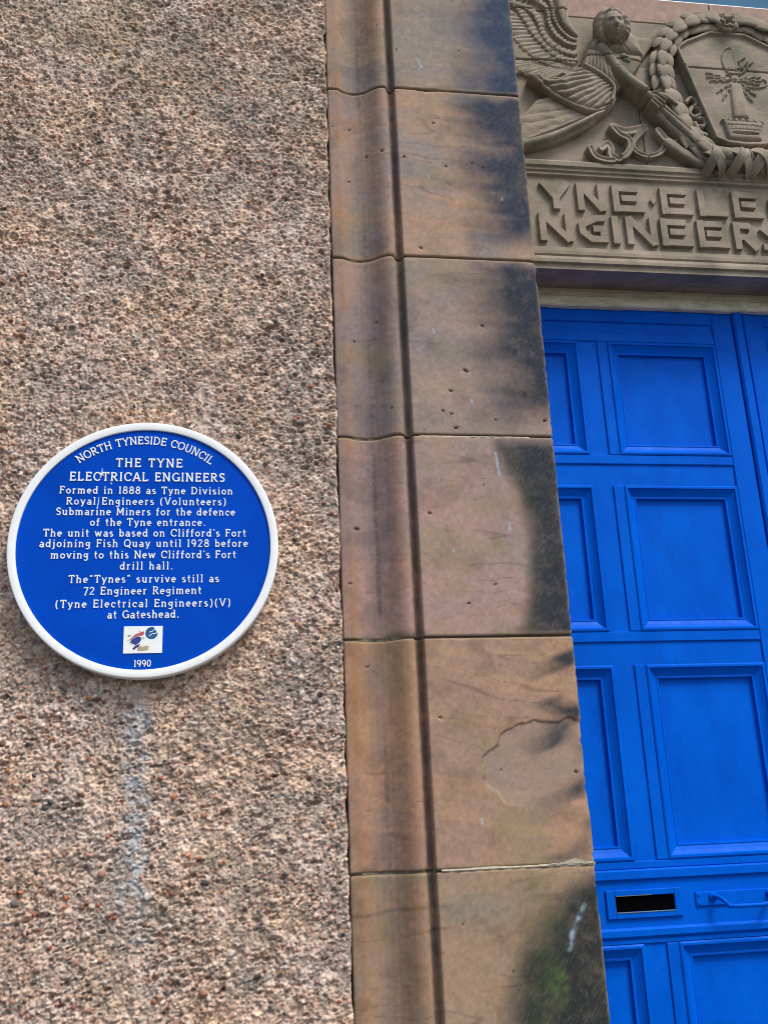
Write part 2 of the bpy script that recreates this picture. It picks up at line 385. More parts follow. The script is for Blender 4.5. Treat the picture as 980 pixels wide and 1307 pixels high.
for (u, v, k, r) in plist:
    x, z = on_wall(u, v, 0.008)
    if (x+0.196)**2+(z-2.197)**2 < 0.31**2 or x > EDGE-0.012: continue
    o = link('pebble', pmesh[k*3+int(rng.integers(3))], None, wl)
    ix = int(round((x-EDGE+TW)/RES)); iz = int(round((z-Z0)/RES))
    if not (0 <= ix < nx and 0 <= iz < nz): bpy.data.objects.remove(o); continue
    o.location = Vector((x, float(Ygrid[iz, ix])-r*0.15, z))-wl.location; o.scale = (r, r*0.8, r*rng.uniform(.75, 1)); o.rotation_euler = (0, rng.uniform(0, 3), 0)

# ------------------------------------------------------------------ stone door surround
JZ = [0.04, 0.51, 1.0, 1.4985, 1.990, 2.476, 2.962, 3.4765, 3.97, 4.46, 4.95]
prof = [(0.2350, 0.060), (0.2350, 0.024), (0.2380, 0.020), (0.2620, 0.0205), (0.2680, 0.023), (0.2780, 0.0305), (0.2900, 0.0355), (0.3050, 0.0375), (0.3180, 0.0360), (0.3320, 0.0305),
        (0.3450, 0.0215), (0.3560, 0.0120), (0.3660, 0.0045), (0.3750, 0.0005), (0.3830, -0.0006), (0.3890, 0.0010), (0.3935, 0.0060), (0.3965, 0.0150), (0.4000, 0.0215),
        (0.4030, 0.0225), (0.4085, 0.0205), (0.4120, 0.0110), (0.4140, 0.0020), (0.4165, 0.0000), (0.7500, 0.0), (0.7560, 0.0012), (0.7600, 0.0065), (0.7610, 0.0200), (0.7612, 0.4700)]
PA = np.array(prof); seg = np.hypot(*np.diff(PA, axis=0).T); arc_ = np.concatenate([[0], np.cumsum(seg)])
s_face = arc_[-2]
ss = np.concatenate([np.linspace(0, arc_[23], 92), np.linspace(arc_[23], arc_[24], 124)[1:], np.linspace(arc_[24], arc_[27], 12)[1:], np.linspace(arc_[27], arc_[28], 28)[1:]])
PX = np.interp(ss, arc_, PA[:, 0]); PY = np.interp(ss, arc_, PA[:, 1])
nrm = np.stack([-np.gradient(PY, ss), np.gradient(PX, ss)], 1); nrm /= np.linalg.norm(nrm, axis=1)[:, None]     # points into the stone
def S(r, g, b_):
    c = lin(r, g, b_); L_ = c.mean(); return (L_+(c-L_)*0.88)*1.10
# per block: base, second tone, bedding tone, soot colour, soot start(x) at bottom/top, seed
styles = {
 7: dict(a=(172, 146, 122), b=(148, 138, 128), bed=(176, 146, 112), dark=(24, 52, 88), d0=0.535, d1=0.50, band=0.6, sharp=0.13),
 6: dict(a=(176, 146, 122), b=(150, 138, 132), bed=(188, 146, 112), dark=(28, 46, 70), d0=0.555, d1=0.55, band=0.7, sharp=0.11),
 5: dict(a=(172, 144, 130), b=(146, 132, 130), bed=(162, 144, 112), dark=(28, 42, 60), d0=0.545, d1=0.525, band=0.5, sharp=0.11),
 4: dict(a=(178, 146, 132), b=(160, 138, 132), bed=(184, 142, 124), dark=(34, 46, 56), d0=0.645, d1=0.64, band=0.15, sharp=0.045),
 3: dict(a=(184, 144, 112), b=(170, 138, 116), bed=(190, 152, 114), dark=(42, 52, 62), d0=0.63, d1=0.62, band=0.5, sharp=0.07),
 2: dict(a=(168, 140, 112), b=(146, 134, 116), bed=(180, 144, 106), dark=(34, 44, 44), d0=0.62, d1=0.64, band=0.3, sharp=0.055)}
pits = {6: [(553, 157), (569, 212), (602, 208), (616, 214), (537, 316), (447, 161), (424, 161), (468, 198), (486, 198), (446, 228), (514, 206)],
        5: [(498, 524), (575, 499), (576, 528), (565, 524), (615, 416), (594, 473), (582, 546), (480, 411), (453, 433), (695, 537), (632, 536)],
        4: [(456, 674), (632, 746), (548, 655), (617, 619), (598, 770), (447, 745)], 3: [(562, 916), (640, 983), (470, 850), (735, 985)],
        2: [(590, 1180), (655, 1240)], 7: [(504, 70), (585, 65), (480, 40)]}
flecks = {4: [(632, 577, 636, 600), (634, 590, 637, 606), (650, 668, 651, 676), (579, 702, 579, 704)], 5: [(601, 510, 603, 516), (553, 420, 554, 425)], 3: [(614, 1045, 616, 1053), (660, 863, 661, 865)],
          2: [(745, 1155, 738, 1172), (737, 1172, 728, 1195), (731, 1190, 727, 1212)], 7: [(532, 74, 538, 86)], 6: [(640, 253, 641, 255), (546, 222, 547, 226)]}
def stone_mesh(k):
    st = styles.get(k, styles[[2, 6, 3, 5, 4][k % 5]]); z0, z1 = JZ[k]+0.0022, JZ[k+1]-0.0022
    vis = k in styles; n_ = int((z1-z0)/(0.003 if vis else 0.012))
    e = np.array([0, 0.0008, 0.002, 0.004]); zz = np.concatenate([z0+e, np.linspace(z0+0.006, z1-0.006, n_), z1-e[::-1]])
    Sg, Zg = np.meshgrid(ss, zz); Xg = np.interp(Sg, ss, PX); Yg = np.interp(Sg, ss, PY)
    sd = 100+k*13
    dz = np.minimum(Zg-z0, z1-Zg)
    chip = np.maximum(0, fbm(Xg+Yg, Zg, 0.05, sd+7, 4)-0.1)
    push = 0.0018*(1-sstep(0, 0.004, dz))+0.006*chip*(1-sstep(0, 0.012, dz))
    push += 0.0012*fbm(Xg*1.0, Zg, 0.09, sd, 4)+0.0004*fbm(Xg, Zg, 0.012, sd+3, 3)
    arris = np.exp(-((Sg-arc_[26])/0.008)**2); push += arris*np.maximum(0, fbm(Xg*0, Zg, 0.028, sd+9, 5)-0.15)*0.010
    rollc = np.exp(-((Sg-arc_[16])/0.006)**2); push += rollc*np.maximum(0, fbm(Xg*0+3, Zg, 0.05, sd+19, 4)-0.1)*0.004
    # colours
    A, B_, BD, D = (S(*st[q]) for q in ('a', 'b', 'bed', 'dark'))
    big = fbm(Xg, Zg, 0.16, sd+20, 4); Cc = A+(B_-A)*sstep(-0.25, 0.35, big)[..., None]
    slope = {3: 0.9, 6: 0.25, 2: -0.3}.get(k, 0.08)
    bz = Zg+slope*0.18*(Xg-0.6)**1+0.02*fbm(Xg, Zg, 0.15, sd+30, 3)
    bedn = vnoise(1.5+Xg*0.10, bz, 0.022, sd+31)*0.6+vnoise(Xg*0.06, bz, 0.009, sd+33)*0.4+0.25*fbm(Xg, Zg, 0.07, sd+34, 4)
    Cc = Cc+(BD-Cc)*((0.6 if k in (3, 6) else 0.35)*sstep(-0.1, 0.6, bedn))[..., None]; Cc = Cc*(1+0.16*fbm(Xg, Zg, 0.0075, sd+38, 2))[..., None]
    blot = fbm(Xg, Zg, 0.06, sd+35, 5); Cc = Cc*(1-0.22*sstep(0.0, 0.5, blot))[..., None]
    ln_ = vnoise(5+Xg*0.05, bz+0.004*fbm(Xg, Zg, 0.04, sd+71, 3), 0.03, sd+72); Cc = Cc*(1-0.35*np.exp(-(ln_/0.03)**2)*sstep(-0.1, 0.3, fbm(Xg, Zg, 0.1, sd+73, 3)))[..., None]
    yl_ = sstep(0.1, 0.5, fbm(Xg, Zg, 0.10, sd+74, 4)); Cc = Cc+(S(150, 138, 96)-Cc)*(0.4*yl_)[..., None]
    # mottled grey tone in the hollow, darker moulding, rusty sides
    hol = np.exp(-((Xg-0.312)/0.020)**2)*(0.35+0.9*fbm(Xg, Zg*0.6, 0.05, sd+41, 5)); hol = np.clip(hol, 0, 1)
    Cc = Cc+(S(134, 124, 122)-Cc)*(0.75*hol)[..., None]
    h2 = np.exp(-((Xg-0.322)/0.008)**2)*sstep(-0.1, 0.5, fbm(Xg*1.5, Zg*0.5, 0.05, sd+45, 5)+0.5*fbm(Xg, Zg, 0.006, sd+46, 3)); Cc = Cc+(S(84, 78, 76)-Cc)*(0.6*h2)[..., None]
    Cc = Cc*(1-(1-sstep(0.385, 0.40, Xg))[..., None]*np.array([0.13, 0.17, 0.16]))
    rst = np.exp(-((Xg-0.262)/0.012)**2)+0.6*np.exp(-((Xg-0.368)/0.012)**2); rst = rst*np.clip(0.45+fbm(Xg, Zg, 0.12, sd+43, 3), 0, 1)
    Cc = Cc+(S(170, 118, 66)-Cc)*(0.6*np.clip(rst, 0, 1))[..., None]
    gq = np.exp(-((Xg-0.405)/0.0068)**4); Cc = Cc+(S(74, 66, 66)-Cc)*(0.80*gq*np.clip(0.85+0.6*fbm(Xg, Zg, 0.03, sd+47, 5), 0, 1))[..., None]  # shade of the groove painted into the stone colour
    # soot along the right-hand side
    t_ = (Zg-z0)/(z1-z0)
    xb = st['d0']+(st['d1']-st['d0'])*t_+0.05*fbm(Xg, Zg, 0.2, sd+50, 3)
    bandn = vnoise(7+Xg*0.22, bz, 0.055, sd+52)*0.6+vnoise(2+Xg*0.15, bz, 0.018, sd+54)*0.4
    xb = xb-0.10*st['band']*bandn
    if k == 4: xb = 0.648+0.33*np.abs(t_-0.42)**2*(-0.6)+0.020*fbm(Xg, Zg, 0.08, 5, 4)
    if k == 2: xb = 0.515+0.62*np.abs(t_-0.40)**2.0+0.03*fbm(Xg, Zg, 0.1, 6, 3)
    sq = np.clip((Xg-xb)/(st['sharp']*1.5), 0, 1); soot = (0.55*sq+0.45*sstep(0, 1, sq)) if k not in (4,) else sstep(0, st['sharp'], Xg-xb)*np.clip(0.7+(Xg-xb)*5, 0, 1)
    soot = soot*np.clip(0.98+0.22*fbm(Xg, Zg, 0.03, sd+60, 5)+0.10*fbm(Xg, Zg, 0.006, sd+66, 3), 0.3, 1)
    soot *= sstep(0.0, 0.03, z1-Zg+0.012*fbm(Xg, Zg, 0.05, 9, 3))*0.6+0.4
    if k in (5, 6): soot *= sstep(0.0, 0.10, Zg-z0+0.03*big)
    if k == 3: soot *= np.clip(0.48+1.6*vnoise(3+Xg*0.3, Zg-0.35*(Xg-.7), 0.040, 77), 0.05, 1)
    edge = sstep(0.012, 0.002, np.abs(Sg-arc_[26])+0.008*np.maximum(0, fbm(Xg*0, Zg, 0.02, sd+62, 3)))
    Cc = Cc+(D-Cc)*(0.98*soot)[..., None]
    if k >= 4: Cc = Cc+(S(78, 74, 44)-Cc)*(0.35*soot*(1-sstep(0.02, 0.09, Xg-xb)))[..., None]
    Cc = Cc+(S(150, 130, 108)-Cc)*(0.75*edge*(Sg < arc_[27]+0.01))[..., None]
    # reveal side: plain, sooty
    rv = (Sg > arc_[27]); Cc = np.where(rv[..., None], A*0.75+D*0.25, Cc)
    # pale worn rims along the joints
    rim = (1-sstep(0.002, 0.012, dz+0.003*blot)); Cc = Cc+(S(158, 138, 108)-Cc)*(0.45*rim)[..., None]
    if k == 3:      # spalled patch: a sheet of the face has come away
        px_, pz_ = 0.66, 1.735
        rr = np.hypot((Xg-0.70)/0.165, (Zg-1.705)/0.105)+0.22*fbm(Xg, Zg, 0.05, 900, 4)
        pm = sstep(1.03, 0.985, rr)*sstep(1.60, 1.66, Zg)*(Xg > .45); push = push+0.0028*pm
        pm2 = sstep(1.03, 0.985, rr)*sstep(1.56, 1.70, Zg)
        Cc = Cc+(S(164, 142, 130)-Cc)*(0.6*pm2*(1-0.8*soot))[..., None]
        ln = np.exp(-((rr-1.01)/0.02)**2)*sstep(1.64, 1.7, Zg)*(Xg < 0.745); Cc *= (1-0.45*ln)[..., None]
        s2 = fbm(Xg, Zg, 0.02, 905, 4); arc2 = np.hypot((Xg-0.735)/0.020, (Zg-1.622)/0.008)+0.5*s2; Cc = Cc+(S(190, 146, 116)-Cc)*(0.8*sstep(1.1, 0.7, arc2))[..., None]
    if k == 2:
        mx, mz = on_wall(712, 1252); rr = np.hypot((Xg-mx)/0.024, (Zg-mz)/0.045)+0.5*fbm(Xg, Zg, 0.03, 910, 4)
        Cc = Cc+(S(74, 112, 40)-Cc)*(0.85*sstep(1.2, 0.2, rr)*np.clip(0.6+1.2*fbm(Xg, Zg, 0.012, 915, 4), 0, 1))[..., None]
        rr2 = np.hypot((Xg-mx+.03)/0.07, (Zg-mz-.06)/0.16)+0.6*fbm(Xg, Zg, 0.05, 916, 4); Cc = Cc+(S(76, 88, 52)-Cc)*(0.35*sstep(1.2, 0.2, rr2))[..., None]
        mx, mz = on_wall(690, 1135); rr = np.hypot((Xg-mx)/0.05, (Zg-mz)/0.03)+0.5*fbm(Xg, Zg, 0.03, 912, 4)
        Cc = Cc+(S(88, 96, 40)-Cc)*(0.6*sstep(1.2, 0.0, rr)*np.clip(0.5+fbm(Xg, Zg, 0.012, 917, 4), 0, 1))[..., None]
    for (u, v) in pits.get(k, []):
        mx, mz = on_wall(u, v, 0.0 if u > 520 else 0.02); a_ = rng.uniform(0.0014, 0.0034)
        d = ((Xg-mx)/(a_*rng.uniform(1, 2.2)))**2+((Zg-mz+(Xg-mx)*rng.uniform(-.5, .5))/a_)**2*(1+0.8*fbm(Xg, Zg, 0.004, 77+int(u), 2)); push = push+0.0045*np.exp(-d**2)*(Sg < arc_[26]); Cc = Cc*(1-0.85*np.exp(-d**2))[..., None]
    for (u0, v0, u1, v1) in flecks.get(k, []):
        a0, a1 = np.array(on_wall(u0, v0)), np.array(on_wall(u1, v1)); ab = a1-a0; L2 = (ab**2).sum()+1e-9
        tt = np.clip(((Xg-a0[0])*ab[0]+(Zg-a0[1])*ab[1])/L2, 0, 1); d = np.hypot(Xg-a0[0]-tt*ab[0], Zg-a0[1]-tt*ab[1])
        wd = 0.0045 if k == 2 else 0.0022; am = 0.5 if k == 2 else 0.9
        Cc = Cc+(S(170, 205, 225)-Cc)*(am*np.exp(-(d/wd)**2)*np.clip(0.7+fbm(Xg, Zg, 0.006, 920, 3), 0, 1))[..., None]
    for i in range(14):   # small dark specks
        mx, mz = rng.uniform(0.25, 0.75), rng.uniform(z0, z1); a_ = rng.uniform(0.0012, 0.0026); d = ((Xg-mx)/(a_*1.6))**2+((Zg-mz)/a_)**2
        Cc = Cc*(1-0.4*np.exp(-d))[..., None]
    N = np.interp(Sg, ss, nrm[:, 0]), np.interp(Sg, ss, nrm[:, 1])
    Xo = Xg+N[0]*push; Yo = Yg+N[1]*push
    V = np.stack([Xo, Yo, Zg], -1); ns, nn = V.shape[1], V.shape[0]
    V[0, :, :2] += np.stack([N[0][0], N[1][0]], -1)*0.02; V[-1, :, :2] += np.stack([N[0][-1], N[1][-1]], -1)*0.02   # returns into the joint
    V[0, :, 2] = z0; V[-1, :, 2] = z1
    me = mesh_np('stone_block', V.reshape(-1, 3), grid_quads(ns, nn), True, np.concatenate([np.clip(Cc, 0.004, 0.9), np.clip(soot, 0, 1)[..., None]], -1).reshape(-1, 4)); me.materials.append(M_stone); return me
MIRX = 1.568
def surround(name, label, mirrored, meshes):
    r = empty(name, (0.5 if not mirrored else 2*MIRX-0.5, 0.1, 0)); tag(r, label, 'door surround', 'stone jambs of the doorway')
    for me in meshes:
        o = link('stone_block', me, None, r)
        if mirrored: o.scale.x = -1; o.location.x = 2*MIRX-r.location.x
    return r
blocks = [stone_mesh(k) for k in range(10)]
jl = surround('stone_jamb', 'moulded sandstone door jamb of big soot-stained blocks between roughcast and blue door', False, blocks)
# mortar: core prism just behind the faces
mc = [(0.2352, 0.060), (0.2352, 0.0265), (0.262, 0.0255), (0.278, 0.0345), (0.305, 0.0415), (0.332, 0.0345), (0.356, 0.016), (0.375, 0.0055), (0.387, 0.006), (0.400, 0.0285), (0.409, 0.026), (0.413, 0.012), (0.427, 0.010), (0.752, 0.010), (0.7560, 0.014), (0.7575, 0.46), (0.24, 0.46)]
def prism(mb, pr, z0, z1):
    n = len(mb.v); N = len(pr)
    for z in (z0, z1):
        for x, y in pr: mb.v.append((x, y, z))
    for k in range(N-1): mb.f.append((n+k, n+k+1, n+N+k+1, n+N+k))
    mb.f.append((n+N-1, n, n+N, n+2*N-1)); mb.f.append(tuple(range(n+N-1, n-1, -1))); mb.f.append(tuple(range(n+N, n+2*N)))
    return mb
core_me = prism(MB(), mc, 0.02, 4.96).mesh('mortar'); core_me.materials.append(M_mortar)
link('mortar', core_me, None, jl)
# pale repointing squeezed out of the lowest open joint and a sliver lower down
def squeeze(z, x0, x1, amp, seed, y=0.0012):
    n = 70; xs_ = np.linspace(x0, x1, n); tp = 0.0028+amp*np.maximum(0, fbm(xs_, xs_*0, 0.05, seed, 4)); bt = 0.0028+amp*0.5*np.maximum(0, fbm(xs_, xs_*0+9, 0.05, seed+3, 4))
    v = []
    for i in range(n): v += [(xs_[i], y, z-bt[i]), (xs_[i], y-0.0022-0.001*math.sin(i), z), (xs_[i], y, z+tp[i])]
    f = []
    for i in range(n-1):
        for k in (0, 1): f.append((3*i+k, 3*i+3+k, 3*i+4+k, 3*i+1+k))
    mb = MB(); mb.v = v; mb.f = f; return mb
squeeze(1.4985, 0.425, 0.759, 0.0045, 3).build('pointing', M_mortar_light, jl)
squeeze(2.4725, 0.43, 0.70, 0.0012, 6, 0.003).build('pointing', M_mortar_light, jl)
a = MB(); zc = 1.507; pts = [(0.655, 1.5005), (0.69, 1.5045), (0.715, 1.512), (0.735, 1.5045), (0.757, 1.5035), (0.757, 1.4995)]
a.poly([(p[0], p[1]) for p in pts][::-1], 0.004, 0.0055, 0.001).build('pointing', M_mortar_light, jl)
wr = surround('stone_jamb', 'moulded sandstone door jamb on the far right side of the blue doors', True, blocks)
o = link('mortar', core_me, None, wr); o.scale.x = -1; o.location.x = 2*MIRX-wr.location.x
XR = 2*MIRX-EDGE
cast_wall('roughcast_wall', (XR+1, 0, 0), [(XR+TW*(i+1), Z0+TH*j) for i in range(2) for j in (-1, 0, 1)], 'pinkish grey roughcast wall beyond the right stone jamb', (XR, XR+TW*2))

# ------------------------------------------------------------------ lettering
def arc(cx, cz, rx, rz, a0, a1, n=9): return [(cx+rx*math.cos(math.radians(a0+(a1-a0)*i/(n-1))), cz+rz*math.sin(math.radians(a0+(a1-a0)*i/(n-1)))) for i in range(n)]
def tk(x, z, h=0.11): return [(x-h, z), (x+h, z)]
XH = 0.66
def bowl(x, w, a0=0, a1=360): return arc(x, XH/2, w, XH/2-0.05, a0, a1, 15)
G = {
 'A': (.80, [[(.06, 0), (.40, 1)], [(.40, 1), (.74, 0)], [(.18, .33), (.62, .33)], tk(.06, .04), tk(.74, .04)]),
 'B': (.66, [[(.12, 0), (.12, 1)], [(.12, .95)]+arc(.34, .74, .22, .21, 90, -90)+[(.12, .53)], [(.34, .53)]+arc(.36, .29, .25, .24, 90, -90)+[(.12, .05)]]),
 'C': (.76, [arc(.44, .5, .36, .45, 42, 318, 15), [(.72, .64), (.72, .92)]]),
 'D': (.80, [[(.14, 0), (.14, 1)], [(.04, .95), (.34, .95)]+arc(.34, .5, .38, .45, 90, -90, 11)+[(.04, .05)]]),
 'E': (.66, [[(.14, 0), (.14, 1)], [(.04, .95), (.58, .95)], [(.14, .52), (.48, .52)], [(.04, .05), (.60, .05)], [(.58, .97), (.58, .80)], [(.60, .03), (.60, .2)], [(.47, .6), (.47, .44)]]),
 'F': (.62, [[(.14, 0), (.14, 1)], [(.04, .95), (.57, .95)], [(.14, .52), (.46, .52)], [(.57, .97), (.57, .80)], tk(.14, .05), [(.46, .6), (.46, .44)]]),
 'G': (.80, [arc(.44, .5, .36, .45, 42, 335, 15), [(.76, .03), (.76, .42)], [(.56, .42), (.86, .42)]]),
 'H': (.82, [[(.14, 0), (.14, 1)], [(.68, 0), (.68, 1)], [(.14, .52), (.68, .52)], tk(.14, .05), tk(.14, .95), tk(.68, .05), tk(.68, .95)]),
 'I': (.32, [[(.16, 0), (.16, 1)], tk(.16, .05), tk(.16, .95)]),
 'L': (.64, [[(.14, 0), (.14, 1)], [(.04, .05), (.58, .05)], [(.58, .03), (.58, .22)], tk(.14, .95)]),
 'M': (.96, [[(.14, 0), (.14, 1)], [(.14, 1), (.48, .25)], [(.48, .25), (.82, 1)], [(.82, 1), (.82, 0)], tk(.14, .05), tk(.82, .05)]),
 'N': (.84, [[(.14, 0), (.14, 1)], [(.14, 1), (.70, 0)], [(.70, 0), (.70, 1)], tk(.10, .95), tk(.14, .05), tk(.70, .95)]),
 'O': (.84, [arc(.42, .5, .36, .45, 0, 360, 19)]),
 'Q': (.84, [arc(.42, .5, .36, .45, 0, 360, 19), [(.46, .2), (.80, -.14)]]),
 'R': (.76, [[(.14, 0), (.14, 1)], [(.04, .95)]+arc(.36, .73, .24, .22, 90, -90)+[(.14, .51)], [(.34, .51), (.66, .02)], tk(.14, .05), [(.62, .05), (.78, .05)]]),
 'S': (.60, [arc(.31, .73, .21, .22, 35, 270, 10)+arc(.30, .27, .23, .22, 90, -145, 11), [(.49, .95), (.49, .75)]]),
 'T': (.70, [[(.35, 0), (.35, 1)], [(.04, .95), (.66, .95)], [(.05, .97), (.05, .78)], [(.65, .97), (.65, .78)], tk(.35, .05)]),
 'U': (.80, [[(.14, 1), (.14, .35)]+arc(.40, .32, .26, .27, 180, 360)+[(.66, 1)], tk(.14, .95), tk(.66, .95)]),
 'V': (.78, [[(.08, 1), (.39, .02)], [(.39, .02), (.70, 1)], tk(.08, .95), tk(.70, .95)]),
 'Y': (.76, [[(.08, 1), (.38, .48)], [(.38, .48), (.68, 1)], [(.38, .5), (.38, 0)], tk(.08, .95), tk(.68, .95), tk(.38, .05)]),
 'a': (.58, [arc(.27, .19, .19, .16, 0, 360, 11), [(.47, 0), (.47, .42)]+arc(.29, .45, .18, .17, 0, 150, 6), tk(.51, .04, .06)]),
 'b': (.62, [[(.13, 0), (.13, 1)], bowl(.34, .21), tk(.08, .96, .07)]),
 'c': (.54, [bowl(.30, .22, 45, 315), [(.47, .42), (.47, .58)]]),
 'd': (.62, [[(.48, 0), (.48, 1)], bowl(.27, .21), tk(.43, .96, .07), tk(.53, .04, .06)]),
 'e': (.56, [bowl(.28, .22, 0, 310), [(.08, .35), (.50, .35)]]),
 'f': (.42, [[(.17, 0), (.17, .75)]+arc(.31, .78, .14, .17, 180, 60, 6), [(.03, .62), (.38, .62)], tk(.17, .04)]),
 'g': (.58, [arc(.26, .40, .19, .2, 0, 360, 13), [(.45, .60), (.45, -.05)]+arc(.26, -.06, .19, .18, 0, -150, 7), [(.45, .6), (.57, .6)]]),
 'h': (.66, [[(.13, 0), (.13, 1)], [(.13, .40)]+arc(.32, .42, .19, .2, 160, 0, 7)+[(.51, 0)], tk(.13, .04, .09), tk(.51, .04, .09), tk(.08, .96, .07)]),
 'i': (.32, [[(.16, 0), (.16, .66)], [(.16, .84), (.16, .97)], tk(.16, .04, .1), tk(.11, .62, .07)]),
 'j': (.32, [[(.18, .66), (.18, -.08)]+arc(.06, -.08, .12, .13, 0, -120, 5), [(.18, .84), (.18, .97)], tk(.13, .62, .07)]),
 'l': (.32, [[(.16, 0), (.16, 1)], tk(.16, .04, .1), tk(.11, .96, .07)]),
 'm': (.98, [[(.13, 0), (.13, .66)], [(.13, .40)]+arc(.30, .42, .17, .2, 160, 0, 7)+[(.47, 0)], [(.47, .40)]+arc(.64, .42, .17, .2, 160, 0, 7)+[(.81, 0)], tk(.13, .04, .09), tk(.47, .04, .09), tk(.81, .04, .09), tk(.08, .62, .07)]),
 'n': (.66, [[(.13, 0), (.13, .66)], [(.13, .40)]+arc(.32, .42, .19, .2, 160, 0, 7)+[(.51, 0)], tk(.13, .04, .09), tk(.51, .04, .09), tk(.08, .62, .07)]),
 'o': (.60, [bowl(.30, .23)]),
 'r': (.48, [[(.15, 0), (.15, .66)], [(.15, .38)]+arc(.34, .42, .18, .2, 165, 60, 6), tk(.15, .04, .1), tk(.10, .62, .07)]),
 's': (.48, [arc(.24, .48, .16, .14, 40, 270, 8)+arc(.24, .19, .17, .15, 90, -140, 9)]),
 't': (.42, [[(.18, .92), (.18, .16)]+arc(.30, .17, .12, .13, 180, 300, 5), [(.03, .62), (.38, .62)]]),
 'u': (.66, [[(.14, .66), (.14, .24)]+arc(.31, .22, .17, .18, 180, 340, 7)+[(.51, .3)], [(.51, .66), (.51, 0)], tk(.09, .62, .07), tk(.46, .62, .07), tk(.55, .04, .06)]),
 'v': (.60, [[(.08, .66), (.30, .02)], [(.30, .02), (.52, .66)], tk(.09, .62, .09), tk(.51, .62, .09)]),
 'w': (.88, [[(.08, .66), (.26, .02)], [(.26, .02), (.44, .62)], [(.44, .62), (.62, .02)], [(.62, .02), (.80, .66)], tk(.09, .62, .09), tk(.79, .62, .09)]),
 'y': (.60, [[(.08, .66), (.30, .04)], [(.52, .66), (.24, -.16), (.10, -.2)], tk(.09, .62, .09), tk(.51, .62, .09)]),
 '0': (.62, [arc(.31, .5, .23, .45, 0, 360, 17)]), '1': (.34, [[(.17, 0), (.17, 1)], tk(.17, .04), [(.05, .88), (.17, .97)]]),
 '8': (.62, [arc(.31, .75, .19, .21, 0, 360, 13), arc(.31, .27, .24, .24, 0, 360, 13)]),
 '9': (.62, [arc(.30, .66, .22, .28, 0, 360, 13), [(.52, .66)]+arc(.20, .55, .32, .55, 10, -70, 8)]),
 '2': (.62, [arc(.29, .70, .21, .24, 170, -20, 9)+[(.08, .05), (.56, .05)]]), '7': (.58, [[(.06, .9), (.54, .92), (.22, -.1)]]),
 '.': (.28, [[(.14, 0), (.14, .14)]]), "'": (.22, [[(.11, .78), (.13, .98)]]), '(': (.40, [arc(.46, .42, .34, .64, 120, 240, 11)]), ')': (.40, [arc(-.06, .42, .34, .64, 60, -60, 11)]),
 '“': (.40, [[(.10, .78), (.12, .98)], [(.25, .78), (.27, .98)]]), '”': (.40, [[(.12, .78), (.10, .98)], [(.27, .78), (.25, .98)]]), ' ': (.36, [])}
PY_ = -0.0195   # blue face of the plaque
GM = {}
def glyph(mb, ch, size, w, h, y, f):
    for i, pl in enumerate(G[ch][1]):
        pts = [f(p[0]*size, p[1]*size) for p in pl]; mb.strip(pts, w*size, y, h+0.00007*i, 0.72)
def text_width(s, size, sp): return sum(G[c][0]+sp for c in s)*size-sp*size

# ------------------------------------------------------------------ plaque
PCX, PCZ, PR = -0.1962, 2.197, 0.2885
pq = empty('wall_plaque', (PCX, 0.0, PCZ)); tag(pq, 'round blue plaque with white rim and raised white lettering on the roughcast wall', 'plaque')
MB().lathe_y([(0, 0.0065), (PR-0.004, 0.0065), (PR, 0.004), (PR+0.0005, -0.012), (PR-0.0002, -0.0225), (PR-0.0012, -0.0238), (PR-0.0030, -0.0242), (PR-0.0160, -0.0242), (PR-0.0172, -0.0237), (PR-0.0178, -0.0220), (PR-0.0180, -0.0170)], PCX, PCZ, 256).build('rim', M_white, pq, True)
MB().lathe_y([(0, PY_-0.0004), (PR-0.05, PY_-0.0002), (PR-0.0176, PY_), (PR-0.0174, 0.004)], PCX, PCZ, 200).build('disc', M_plaque, pq, True)
LH = 0.0021
def put_word(s, x, z, size, sp, w, name='word', wscale=1.0):
    mb = MB(); cx_ = x
    for ch in s:
        glyph(mb, ch, size, w, LH, PY_+0.0003, lambda a, b_: (cx_+a*wscale, z+b_)); cx_ += (G[ch][0]*wscale+sp)*size
    return mb.build(name, M_white, pq)
def line(s, x0, x1, z, size, w, letters=False):
    n = len(s)-1; wid = sum(G[c][0] for c in s)*size; ws = 1.0
    sp = ((x1-x0)-wid)/n/size
    if sp > 0.25: ws = 1+(sp-0.25)*n*size/wid; sp = 0.25
    if sp < 0.02: ws = 1-(0.02-sp)*n*size/wid; sp = 0.02
    cx_ = x0
    if letters:
        for ch in s:
            if ch != ' ': put_word(ch, cx_, z, size, 0, w, 'letter', ws)
            cx_ += (G[ch][0]*ws+sp)*size
    else:
        for wd in s.split(' '):
            if wd: put_word(wd, cx_, z, size, sp, w, 'word', ws)
            cx_ += sum((G[c][0]*ws+sp)*size for c in wd)+(G[' '][0]*ws+sp)*size
